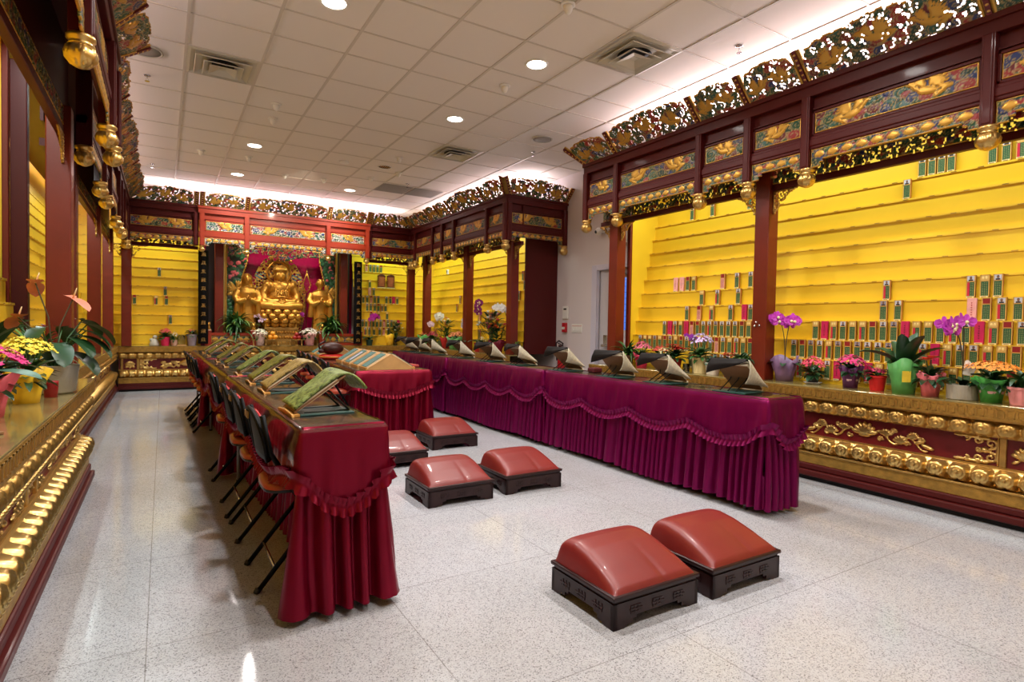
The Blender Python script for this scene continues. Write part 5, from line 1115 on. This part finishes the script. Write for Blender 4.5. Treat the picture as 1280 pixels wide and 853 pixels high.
def pot_wrap(t, r, h, c, flare=1.5, band=None, hi=.55, seed=0):
    MB().lathe([(r*.80, 0), (r*.82, .004), (r*.95, h*.6), (r*.98, h*.8), (.01, h*.82)], (0, 0, 0), c, 24).build('pot', t, smooth=True)
    def fn(a, i, n): return 1+(.10*math.sin(a*5+seed)+.06*math.sin(a*11+seed))*(i/(n-1))**1.2
    mb = MB(); n_ = 40; V = []; pf = [(r*.86, .0), (r*.98, h*.55), (r*1.12, h*.85), (r*flare, h*(1+hi*.55))]
    for i, (q, z) in enumerate(pf):
        for k in range(n_): a = 2*PI*k/n_; rr = q*fn(a, i, 4); zz = z+(h*hi*.55*(.5+.5*math.sin(a*3+seed*1.7)) if i == 3 else 0); V.append((rr*math.cos(a), rr*math.sin(a), zz))
    mb.add(V, [(i*n_+k, i*n_+(k+1) % n_, (i+1)*n_+(k+1) % n_, (i+1)*n_+k) for i in range(3) for k in range(n_)], c).build('paper_wrap', t, smooth=True, solid=.002)
    if band: MB().lathe([(r*.985, h*.46), (r*1.03, h*.58), (r*1.035, h*.6), (r*.99, h*.47)], (0, 0, 0), band, 24, cap=False).build('ribbon', t, smooth=True)
def plant(name, label, x, y, z, kind, pot, r, h, pc, s=1, fc=None, seed=0, lm='leaf', **k):
    t = thing(name, label, 'potted plant', (x, y, z)); rn = random.Random(seed+int(x*100)); pc = cmat(*pc) if isinstance(pc, tuple) else pc
    if pot == 'plain': pot_plain(t, r, h, pc)
    elif pot == 'wrap': pot_wrap(t, r, h, pc, k.get('flare', 1.5), k.get('band'), k.get('hi', .55), seed)
    elif pot == 'bowl': MB().lathe([(r*.95, 0), (r, .005), (r, h*.98), (r*.92, h), (r*.90, h*.8), (.004, h*.8)], (0, 0, 0), pc, 28).build('pot', t, smooth=False); MB().lathe([(r*.89, h*.82), (.003, h*.95)], (0, 0, 0), 'soil', 16).build('soil', t)
    elif pot == 'vase': MB().lathe([(r*.7, 0), (r*.8, .01), (r*.7, h*.5), (r, h), (r*.94, h), (r*.62, h*.5), (r*.7, .015), (.003, .015)], (0, 0, 0), 'glass', 20).build('vase', t, smooth=True)
    if k.get('saucer'): MB().lathe([(r*.9, -.0), (r*1.4, .014), (r*1.35, .016), (.01, .004)], (0, 0, 0), 'white_plastic', 24).build('saucer', t)
    top = h*.92; mb = MB(); fm = cmat(*fc) if fc else None
    if kind in ('bush', 'kalanchoe', 'poinsettia', 'gerbera'):
        nl = k.get('nl', 34)
        for i in range(nl):
            a = rn.uniform(0, 2*PI); q = rn.random(); blade(mb, (r*.3*math.cos(a), r*.3*math.sin(a), top+s*.05*q), a, s*rn.uniform(.09, .13), s*rn.uniform(.035, .055), .9-1.0*(1-q), .9, lm, 5, shape=2)
        mb.build('foliage', t, smooth=True)
        if kind == 'kalanchoe':
            mb = MB(); R = s*k.get('fr', .10); H = s*k.get('fh', .07); z0 = top+s*k.get('fz', .09)
            for i in range(k.get('nf', 120)):
                a = rn.uniform(0, 2*PI); q = math.sqrt(rn.random()); nx, ny = q*math.cos(a), q*math.sin(a); zz = z0+H*(1-q*q)+rn.uniform(-.01, .01)*s
                floret(mb, (R*nx, R*ny, zz), (nx*.8, ny*.8, 1-q*.3), s*rn.uniform(.011, .016), fm, rn)
            mb.build('flowers', t); mb = MB()
            for i in range(9): a = 2*PI*i/9; mb.tube([(0, 0, top), (R*.6*math.cos(a), R*.6*math.sin(a), z0+H*.5)], .0025*s, 'leaf', 4)
            mb.build('stem', t)
        elif kind == 'poinsettia':
            mb = MB()
            for c_ in range(k.get('nf', 9)):
                a0 = rn.uniform(0, 2*PI); q = rn.uniform(.0, .085)*s; cx, cy, cz = q*math.cos(a0), q*math.sin(a0), top+s*(.10+rn.uniform(0, .04))-q*.3
                for i in range(8): a = 2*PI*i/8+rn.uniform(-.2, .2); blade(mb, (cx, cy, cz), a, s*rn.uniform(.04, .06), s*.026, .35, .7, fm, 4, shape=0)
            mb.build('bracts', t, smooth=True)
        elif kind == 'gerbera':
            mb = MB(); st = MB()
            for i in range(k.get('nf', 3)):
                a = rn.uniform(0, 2*PI); q = .045*s*i; c_ = np.array((q*math.cos(a), q*math.sin(a), top+s*(.15-.01*i))); st.tube([(0, 0, top), tuple(c_)], .004*s, 'leaf', 5)
                for ring, rr in ((0, .055), (1, .042)):
                    for j in range(16): blade(mb, c_+(0, 0, .006*ring), 2*PI*(j+.5*ring)/16, s*rr, s*.018, .25+.25*ring, .3, fm, 3)
                mb.ball(c_+(0, 0, .01), .012*s, cmat(230, 180, 90), 8, 5)
            mb.build('flowers', t, smooth=True); st.build('stem', t)
    elif kind == 'spiky':
        for i in range(k.get('nl', 60)):
            a = rn.uniform(0, 2*PI); q = rn.random(); blade(mb, (r*.4*rn.uniform(-1, 1), r*.4*rn.uniform(-1, 1), top+k.get('st', .0)*s*rn.random()), a, s*rn.uniform(.16, .30), s*k.get('wd', .018), 1.35-.7*q, 1.2+1.2*q, rn.choice((lm, 'leaf_light', 'leaf')) , 7, shape=0)
        mb.build('foliage', t, smooth=True)
        if k.get('st'):
            mb = MB(); [mb.tube([(r*.3*math.cos(i*2), r*.3*math.sin(i*2), top-.02), (r*.4*math.cos(i*2), r*.4*math.sin(i*2), top+k['st']*s)], .007*s, 'leaf', 6) for i in range(6)]; mb.build('stem', t)
    elif kind == 'broad':
        for i in range(k.get('nl', 8)):
            a = 2*PI*i/k.get('nl', 8)*1.0+rn.uniform(-.3, .3); blade(mb, (0, 0, top*.95), a, s*rn.uniform(.20, .27), s*.085, 1.35-.12*(i % 4), .5+.25*(i % 4), lm, 8, .22, 2)
        mb.build('foliage', t, smooth=True)
    elif kind == 'orchid':
        for i, a in enumerate(k.get('la', (0.2, 2.9, 1.4, 4.3))): blade(mb, (0, 0, top), a, s*rn.uniform(.15, .19), s*.065, .75, 1.5, 'leaf_dark', 8, .15, 2)
        mb.build('foliage', t, smooth=True); st = MB(); fl = MB(); cen = cmat(240, 226, 170)
        for j, (a, hh, reach, nb) in enumerate(k['spikes']):
            P_ = []
            for q in np.linspace(0, 1, 14): P_.append((reach*(q**2.2)*math.cos(a), reach*(q**2.2)*math.sin(a), top+hh*math.sin(min(1, q*1.06)*PI*k.get('arc', .56))/math.sin(PI*min(.5, k.get('arc', .56)))*1.0))
            st.tube(P_, .0035*s, 'stem', 5)
            for b_ in range(nb):
                q = 1-(b_+.3)/nb*k.get('span', .42); i0 = q*13; i_ = int(i0); f0 = i0-i_; p = np.array(P_[i_])*(1-f0)+np.array(P_[min(13, i_+1)])*f0
                off = np.array((rn.uniform(-1, 1), rn.uniform(-1, 1), rn.uniform(-1, .3)))*.022*s; c_ = p+off; face = k.get('face', -2.2)+rn.uniform(-.5, .5); fx, fy = math.cos(face), math.sin(face); sd = np.array((-fy, fx, 0)); R = s*k.get('fr', .036)
                for ang, ln, wd in ((PI/2, 1, .8), (PI/2+2.1, 1, .8), (PI/2-2.1, 1, .8), (.15, 1.1, 1.35), (PI-.15, 1.1, 1.35)):
                    d = sd*math.cos(ang)+np.array((0, 0, 1))*math.sin(ang); w_ = np.cross(d, (fx, fy, 0)); V = [c_, c_+d*R*ln*.5+w_*R*wd*.42+np.array((fx, fy, 0))*R*.12, c_+d*R*ln*.9+w_*R*wd*.25, c_+d*R*ln, c_+d*R*ln*.9-w_*R*wd*.25, c_+d*R*ln*.5-w_*R*wd*.42+np.array((fx, fy, 0))*R*.12]; fl.add(V, [(0, 1, 2, 3), (0, 3, 4, 5)], fm)
                fl.ball(c_+np.array((fx, fy, -.2))*R*.2, R*.22, cen if k.get('cen', 1) else fm, 6, 4)
        st.build('flower_stem', t, smooth=True); fl.build('blossoms', t)
    elif kind == 'mixed':
        for i in range(60):
            a = rn.uniform(0, 2*PI); q = rn.random(); z_ = top+s*rn.uniform(.04, .22); blade(mb, (s*.07*q*math.cos(a), s*.07*q*math.sin(a), z_), a, s*rn.uniform(.05, .10), s*.03, rn.uniform(.1, 1), .8, lm, 4, shape=2)
        mb.build('foliage', t, smooth=True); st = MB(); fl = MB()
        for i in range(k.get('nf', 16)):
            a = rn.uniform(0, 2*PI); q = rn.random(); p = (s*.13*q*math.cos(a), s*.13*q*math.sin(a), top+s*rn.uniform(.16, .30)*(1-.3*q)); st.tube([(0, 0, top*.4), p], .003, 'leaf', 4); c_ = cmat(*rn.choice(k['fcs']))
            for ring in range(2):
                for j in range(9): blade(fl, p, 2*PI*j/9+ring*.3, s*.032*(1-.2*ring), s*.015, .3+.6*ring, .3, c_, 3)
        fl.build('flowers', t, smooth=True); st.build('stem', t)
    return t
TZ = .7625
# right altar, from the far end towards the camera
plant('spiky_plant', 'spiky green houseplant in a brown pot by the left column of the right alcove', 4.62, 4.97, TZ, 'spiky', 'plain', .07, .13, (110, 74, 50), 1.0, lm='leaf_dark', nl=80, wd=.024)
plant('potted_chrysanthemum', 'pink chrysanthemum with bright pink paper bow, next to the spiky plant', 4.60, 4.72, TZ, 'kalanchoe', 'wrap', .062, .11, (220, 40, 90), 1.0, (214, 90, 120), fr=.11, fz=.12, lm='leaf_dark')
plant('potted_kalanchoe', 'small red-flowered plant in a grey pot, left of the yellow wrapped one', 4.74, 4.58, TZ, 'kalanchoe', 'plain', .06, .12, (160, 150, 140), .9, (196, 46, 44), lm='leaf_dark')
plant('potted_primrose', 'cream flowered plant in bright yellow paper wrap', 4.62, 4.40, TZ, 'kalanchoe', 'wrap', .062, .11, (232, 188, 40), .85, (236, 226, 170), fr=.09, nf=60, lm='leaf_dark')
plant('potted_poinsettia', 'red poinsettia in a dark red pot on the right altar', 4.60, 4.22, TZ, 'poinsettia', 'plain', .062, .13, (150, 28, 24), 1.2, (190, 24, 24), nf=12, lm='leaf_dark')
t = thing('candle_glass', 'small white candle glass between the red pot and the cream pot', 'candle', (4.56, 4.04, TZ)); MB().lathe([(.03, 0), (.034, .005), (.034, .09), (.03, .09), (.03, .01), (.003, .01)], (0, 0, 0), 'glass', 18).build('glass', t, smooth=True); MB().lathe([(.028, .008), (.028, .06), (.003, .062)], (0, 0, 0), 'white_plastic', 16).build('wax', t)
plant('potted_orchid', 'leaning violet orchid behind the cream pot', 4.75, 4.07, TZ, 'orchid', 'plain', .055, .13, (196, 186, 150), .9, (150, 40, 170), spikes=((2.6, .26, .10, 8),), fr=.03, cen=0)
plant('potted_cineraria', 'bushy cineraria with violet-white flowers in a cream pot', 4.60, 3.90, TZ, 'kalanchoe', 'plain', .075, .16, (224, 206, 150), 1.2, (206, 180, 226), fr=.10, fz=.14, nf=90, lm='leaf')
plant('potted_succulent', 'low blue-green leafy plant in a white pot', 4.62, 3.76, TZ, 'bush', 'plain', .075, .12, (222, 214, 200), .75, lm='leaf_blue')
plant('potted_poinsettia', 'red flowered plant in crumpled red foil beside the tall red column', 4.64, 3.57, TZ, 'poinsettia', 'wrap', .065, .10, (196, 30, 34), .95, (196, 24, 34), nf=7, lm='leaf_dark')
plant('leafy_plant', 'dense dark leafy plant in a large pale grey pot beside the tall red column', 4.60, 3.40, TZ, 'spiky', 'plain', .088, .155, (206, 200, 190), .55, lm='leaf_dark', nl=110, wd=.045)
plant('potted_orchid', 'magenta orchid in mauve wrap just right of the tall red column', 4.70, 3.05, TZ, 'orchid', 'wrap', .078, .13, (118, 88, 122), 1.15, (200, 60, 190), spikes=((2.2, .44, .10, 7), (5.0, .42, .07, 5)), arc=.5, span=.24, la=(2.2, 3.6, .4, 4.6), flare=1.35, hi=.7, seed=3, fr=.050)
plant('potted_kalanchoe', 'coral-pink kalanchoe in a black pot on a white saucer', 4.68, 2.78, TZ, 'kalanchoe', 'plain', .050, .075, (24, 22, 22), 1.0, (226, 70, 100), saucer=1, fr=.09, lm='leaf_dark')
plant('potted_kalanchoe', 'magenta kalanchoe in purple paper with a pale pink ribbon', 4.66, 2.46, TZ, 'kalanchoe', 'wrap', .056, .12, (92, 34, 92), 1.0, (206, 30, 110), band=cmat(226, 190, 200), fr=.11, fz=.08, nf=150, flare=1.45, lm='leaf_dark')
plant('potted_kalanchoe', 'small pink kalanchoe in a plain bright red pot', 4.64, 2.25, TZ, 'kalanchoe', 'plain', .060, .115, (206, 22, 26), .8, (226, 50, 110), fr=.07, fz=.04, fh=.04, nf=70, nl=18, lm='leaf_dark')
t = plant('anthurium', 'large dark broad-leaved plant in shiny green wrap with a yellow tag', 4.62, 2.06, TZ, 'broad', 'wrap', .078, .17, (88, 160, 84), 1.4, lm='leaf_dark', flare=1.25, hi=.5, seed=2)
o = MB().box(-.03, .03, -.001, .001, -.04, .04, cmat(236, 206, 60)).build('yellow_tag', t, loc=(-.085, -.055, .13), rz=-.6)
plant('potted_gerbera', 'coral gerbera in pink crumpled paper wrap', 4.62, 1.89, TZ, 'gerbera', 'wrap', .056, .115, (226, 110, 120), 1.05, (240, 100, 96), lm='leaf_dark', flare=1.4, hi=.5, nf=2)
t = plant('potted_orchid', 'magenta orchid with broad leaves in a low grey bowl and a white card', 4.62, 1.70, TZ, 'orchid', 'bowl', .088, .10, (160, 152, 136), 1.15, (206, 70, 200), spikes=((2.3, .42, .12, 8), (1.2, .46, .02, 2)), arc=.5, span=.30, fr=.046, la=(2.6, 4.0, .3, 5.2))
MB().prism([(-.03, 0), (.02, -.01), (.045, .05), (-.005, .10), (-.02, .09)], -.001, .001, 'white_plastic', (0, 2, 1)).build('white_card', t, loc=(-.0, -.03, .17), rz=-1.2)
plant('potted_kalanchoe', 'orange kalanchoe in flared green paper with a pink ribbon', 4.62, 1.54, TZ, 'kalanchoe', 'wrap', .062, .125, (70, 160, 66), 1.15, (240, 150, 50), band=cmat(236, 190, 196), fr=.13, fz=.09, fh=.035, nf=170, flare=1.7, hi=.35, lm='leaf_dark')
plant('potted_zamia', 'glossy upright plant in a pink pot cut by the right edge of the photo', 4.60, 1.38, TZ, 'spiky', 'plain', .072, .115, (236, 150, 150), .85, lm='leaf_dark', nl=26, wd=.04)
# left altar near the camera
t = plant('potted_anthurium', 'large anthurium with salmon spathes in a white ribbed pot on the left altar', -.545, 4.25, TZ, 'broad', 'plain', .001, .14, 'stone_white', 1.0, lm='leaf_dark', nl=3)
MB().lathe([(.085, 0), (.10, .01), (.118, .16), (.122, .165), (.108, .165), (.10, .14), (.003, .14)], (0, 0, 0), 'stone_white', 40, fn=lambda a, i, n: 1+.02*abs(math.sin(a*9))).build('planter', t, smooth=True)
mb = MB(); rn = random.Random(5); st = MB(); sp = MB()
for i, (a, el, ln, hl) in enumerate(((2.6, .5, .20, .34), (3.3, .7, .17, .30), (2.9, .9, .14, .36), (.4, .5, .19, .33), (-.2, .3, .2, .24), (.0, .75, .17, .28), (5.6, .5, .16, .22), (1.4, .6, .17, .30), (4.4, .8, .14, .30), (-.5, .2, .2, .12), (2.2, .3, .18, .2), (3.7, .2, .17, .14), (.8, .9, .16, .36), (5.0, .4, .18, .18))):
    b_ = (.02*math.cos(a), .02*math.sin(a), .14); e = (.05*math.cos(a)+hl*.35*math.cos(a), hl*.35*math.sin(a), .14+hl*.8); st.tube([b_, ((b_[0]+e[0])*.42, (b_[1]+e[1])*.42, .14+hl*.5), e], .004, 'leaf', 5)
    blade(mb, e, a, ln*1.05, ln*.72, -.35, .9, 'leaf_dark', 8, .12, 2); blade(mb, e, a+PI, ln*.25, ln*.55, .35, .4, 'leaf_dark', 3, .1, 2)
for a, hl, q in ((2.9, .50, .09), (.6, .42, .10), (3.3, .30, .16)):
    sp = MB(); e = (q*math.cos(a), q*math.sin(a), .14+hl); st.tube([(0, 0, .14), (q*.3*math.cos(a), q*.3*math.sin(a), .14+hl*.6), e], .004, 'stem', 5); blade(sp, e, a-1.2, .13, .10, -.45, .5, cmat(216, 128, 104), 6, .1, 2); blade(sp, e, a+1.9, .06, .10, .4, .3, cmat(216, 128, 104), 3, .1, 2); sp.tube([e, (e[0]+.02, e[1]-.02, e[2]+.06)], [.006, .003], cmat(226, 190, 140), 6); sp.build('spathe', t, smooth=True)
mb.build('leaves', t, smooth=True); st.build('leaf_stems', t)
t = plant('potted_cyclamen', 'hot pink flowers in salmon pink crumpled paper at the left edge', -.66, 3.30, TZ, 'kalanchoe', 'wrap', .070, .13, (226, 96, 110), 1.15, (214, 30, 120), flare=1.65, hi=.6, fz=.10, fr=.13, nf=200, lm='leaf_dark', seed=1)
mb = MB(); blade(mb, (.0, -.08, .20), -.6, .28, .10, .15, .5, 'leaf_blue', 8, .1, 0); blade(mb, (-.02, -.05, .22), .3, .24, .09, .3, .9, 'leaf_blue', 8, .1, 0); mb.build('broad_leaf', t, smooth=True)
plant('potted_chrysanthemum', 'yellow chrysanthemum in bright yellow paper on the left altar', -.60, 3.80, TZ, 'kalanchoe', 'wrap', .060, .115, (240, 196, 40), 1.1, (236, 214, 60), flare=1.6, hi=.6, fr=.12, fz=.14, nf=170, lm='leaf_dark', seed=2)
tag(MB().lathe([(.030, 0), (.034, .08), (.035, .09), (.030, .09), (.026, .02), (.003, .02)], (0, 0, 0), cmat(150, 20, 24), 20).build('red_glass', smooth=True, loc=(-.53, 4.02, TZ)), 'dark red glass holder between yellow wrap and white planter', 'candle holder')
plant('palm_plant', 'feathery dark palm fronds behind the white planter at far left', -.70, 4.62, TZ, 'spiky', 'plain', .08, .14, (90, 60, 44), 1.5, lm='leaf_dark', nl=34, wd=.014)
t = tag(MB().box(-.10, .10, -.04, .04, 0, .012, 'wood_brown').box(-.085, .085, -.028, .028, .010, .016, 'red_panel').build('wooden_tray', bevel=.004, loc=(-.60, 2.75, TZ), rz=.9), 'small brown wooden tray at the bottom left on the altar top', 'tray')
plant('potted_orchid', 'trailing plant with dusty pink flowers in a pale green bowl on the far left altar', -.80, 6.3, TZ, 'mixed', 'bowl', .09, .09, (176, 190, 150), 1.2, lm='leaf_dark', fcs=[(206, 110, 120), (196, 120, 140)])
# back altar left
t = thing('white_figurine', 'small white figurine on the back altar left of the pink pot', 'figurine', (-.13, 11.50, TZ)); MB().lathe([(.07, 0), (.075, .02), (.06, .07), (.045, .10), (.03, .12)], (0, 0, 0), 'stone_white', 16).ball((.01, 0, .145), .035, 'stone_white', 12, 8).ball((-.04, 0, .10), .03, 'stone_white', 10, 6).build('body', t, smooth=True)
plant('potted_kalanchoe', 'red flowers in a hot pink pot on the back altar at left', .03, 11.50, TZ, 'kalanchoe', 'plain', .075, .15, (226, 40, 90), 1.0, (206, 60, 70), lm='leaf'); plant('potted_primrose', 'pale flowers in a pale pink pot right of the hot pink pot', .16, 11.51, TZ, 'kalanchoe', 'plain', .060, .10, (214, 170, 150), .8, (220, 210, 190), nf=40, fz=.1)
t = thing('glass_jar', 'glass jar on a wooden foot on the back altar', 'jar', (.27, 11.50, TZ)); MB().lathe([(.05, .03), (.055, .04), (.055, .17), (.03, .18), (.05, .19)], (0, 0, 0), 'glass', 18).build('glass', t, smooth=True); MB().box(-.07, .07, -.05, .05, 0, .02, 'wood_light').box(-.03, .03, -.03, .03, .02, .032, 'wood_light').build('foot', t)
plant('potted_cyclamen', 'dark leafed plant with red blooms in a tall grey mauve pot near the left board', .43, 11.50, TZ, 'kalanchoe', 'plain', .080, .20, (150, 134, 144), .9, (190, 40, 60), nf=30, fz=.06, lm='leaf_dark')
# niche plants
for x, s in ((1.17, 'left'), (2.86, 'right')): plant('bamboo_plant', 'spiky bamboo-like plant behind the %s carved rail of the niche' % s, x, 11.62, TZ, 'spiky', 'plain', .10, .14, (60, 40, 34), 1.55, lm='leaf', nl=150, wd=.024, st=.20)
plant('potted_hydrangea', 'white hydrangea in pinkish paper left of the oranges', 1.53, 11.47, TZ, 'kalanchoe', 'wrap', .075, .16, (206, 170, 156), 1.15, (232, 230, 206), fr=.12, fz=.07, nf=150, lm='leaf'); plant('potted_hydrangea', 'large white hydrangea in pink paper right of the apples', 2.42, 11.47, TZ, 'kalanchoe', 'wrap', .085, .16, (214, 150, 146), 1.3, (236, 226, 214), fr=.15, fz=.07, nf=190, lm='leaf')
plant('potted_orchid', 'pale lilac orchid in front of the statue mandorla', 1.52, 11.62, TZ, 'orchid', 'plain', .06, .12, (90, 60, 60), 1.1, (226, 196, 220), spikes=((.2, .40, .14, 8), (2.6, .46, .03, 4)), fr=.04, cen=0); plant('potted_orchid', 'deep purple orchid right of the lotus throne', 2.30, 11.64, TZ, 'orchid', 'plain', .06, .12, (90, 60, 60), 1.0, (150, 20, 130), spikes=((2.0, .50, .02, 5),), fr=.04, cen=0)
# back altar right
plant('potted_orchid', 'magenta orchid with large dark leaves right of the niche', 3.60, 11.48, TZ, 'orchid', 'plain', .07, .12, (20, 60, 44), 1.5, (176, 20, 140), spikes=((.0, .50, .14, 12),), span=.5, fr=.040, cen=0, la=(.5, 2.6, 1.2, 3.8))
plant('potted_primrose', 'small plant in yellow tulip-shaped paper wrap on the back altar', 4.03, 11.48, TZ, 'bush', 'wrap', .070, .16, (240, 186, 30), .5, flare=1.25, hi=.5)
plant('flower_vase', 'white and yellow flowers in a glass vase on the back altar', 4.16, 11.50, TZ, 'mixed', 'vase', .05, .16, 'glass', 1.35, fcs=[(236, 232, 206), (226, 206, 110)], lm='leaf_dark')
# far right altar
YS = 4.62
plant('potted_kalanchoe', 'orange kalanchoe in green wrap near the back corner', 4.58, 11.0, TZ, 'kalanchoe', 'wrap', .075, .15, (100, 176, 90), 1.0, (220, 120, 60), nf=60, lm='leaf_dark')
plant('potted_orchid', 'small pink-white orchid above crimson flowers near the back corner', YS, 10.68, TZ, 'orchid', 'plain', .06, .12, (150, 110, 60), 1.2, (230, 196, 206), spikes=((2.4, .36, .06, 6),), fr=.045, cen=0); plant('potted_azalea', 'crimson azalea near the back corner', 4.55, 10.45, TZ, 'kalanchoe', 'plain', .07, .13, (110, 70, 40), 1.2, (176, 16, 70), nf=110)
plant('potted_orchid', 'white orchid spray before the thin column in the far alcove', YS, 10.2, TZ, 'orchid', 'plain', .07, .14, (90, 100, 60), 1.4, (240, 240, 226), spikes=((2.6, .50, .10, 8),), fr=.050, cen=0)
plant('flower_vase', 'tall yellow and pink flower arrangement in red wrap in the far alcove', 4.60, 9.95, TZ, 'mixed', 'wrap', .075, .15, (180, 24, 24), 1.6, fcs=[(240, 206, 60), (236, 150, 120), (240, 236, 220)], lm='leaf')
plant('potted_kalanchoe', 'orange flowers in light green wrap, left of the far alcove middle column', 4.60, 9.62, TZ, 'kalanchoe', 'wrap', .078, .15, (120, 190, 110), 1.05, (232, 140, 80), lm='leaf_dark', nf=110); plant('potted_kalanchoe', 'salmon flowers in green wrap, just left of the far alcove middle column', 4.58, 9.36, TZ, 'kalanchoe', 'wrap', .078, .15, (110, 186, 100), 1.15, (236, 140, 90), lm='leaf_dark', nf=120)
plant('potted_orchid', 'tall white orchid half hidden by the far alcove middle column', YS, 9.20, TZ, 'orchid', 'plain', .06, .14, (60, 50, 40), 1.2, (240, 236, 236), spikes=((2.2, .42, .02, 9),), span=.6, fr=.04, cen=0)
plant('potted_orchid', 'tall purple orchid right of the far alcove middle column', YS, 8.68, TZ, 'orchid', 'plain', .07, .15, (190, 30, 30), 1.35, (140, 24, 110), spikes=((2.0, .72, .02, 13),), span=.55, fr=.040, arc=.5)
plant('potted_primrose', 'small white flowered plant in a brown pot below the purple orchid', 4.56, 8.42, TZ, 'kalanchoe', 'plain', .06, .12, (140, 80, 40), .9, (236, 226, 180), nf=40)
plant('flower_vase', 'large white, pink and yellow bouquet in a glass vase in the far alcove', 4.60, 8.17, TZ, 'mixed', 'vase', .06, .22, 'glass', 1.9, fcs=[(240, 240, 236), (226, 130, 150), (236, 206, 90)], nf=22, lm='leaf_dark')
plant('flower_arrangement', 'orange and pink flowers in dark wrap beside the corner column', 4.56, 7.92, TZ, 'mixed', 'wrap', .09, .14, (120, 20, 40), 1.5, fcs=[(236, 120, 50), (220, 70, 120), (236, 150, 60)], nf=24, lm='leaf_dark')
plant('potted_orchid', 'arching white orchid left of the corner column of the far alcove', 4.70, 7.80, TZ, 'orchid', 'plain', .07, .14, (80, 60, 50), 1.3, (244, 244, 240), spikes=((2.5, .62, .22, 10),), span=.36, fr=.045, cen=0)
plant('lucky_bamboo', 'small bamboo sprig in a glass right of the corner column', 4.66, 7.50, TZ, 'spiky', 'vase', .04, .14, 'glass', .55, nl=18, wd=.03)
# knobs on the right column
for k, (dy, z) in enumerate(((.03, 1.28), (.045, 1.245), (.0, 1.25))): tag(MB().ball((0, 0, 0), .011, 'chrome', 10, 8).build('door_knob', smooth=True, loc=(4.565, 3.22+dy, z)), 'small silver knob on the tall red column, %s of three' % ('highest', 'left', 'right')[k], 'knob')
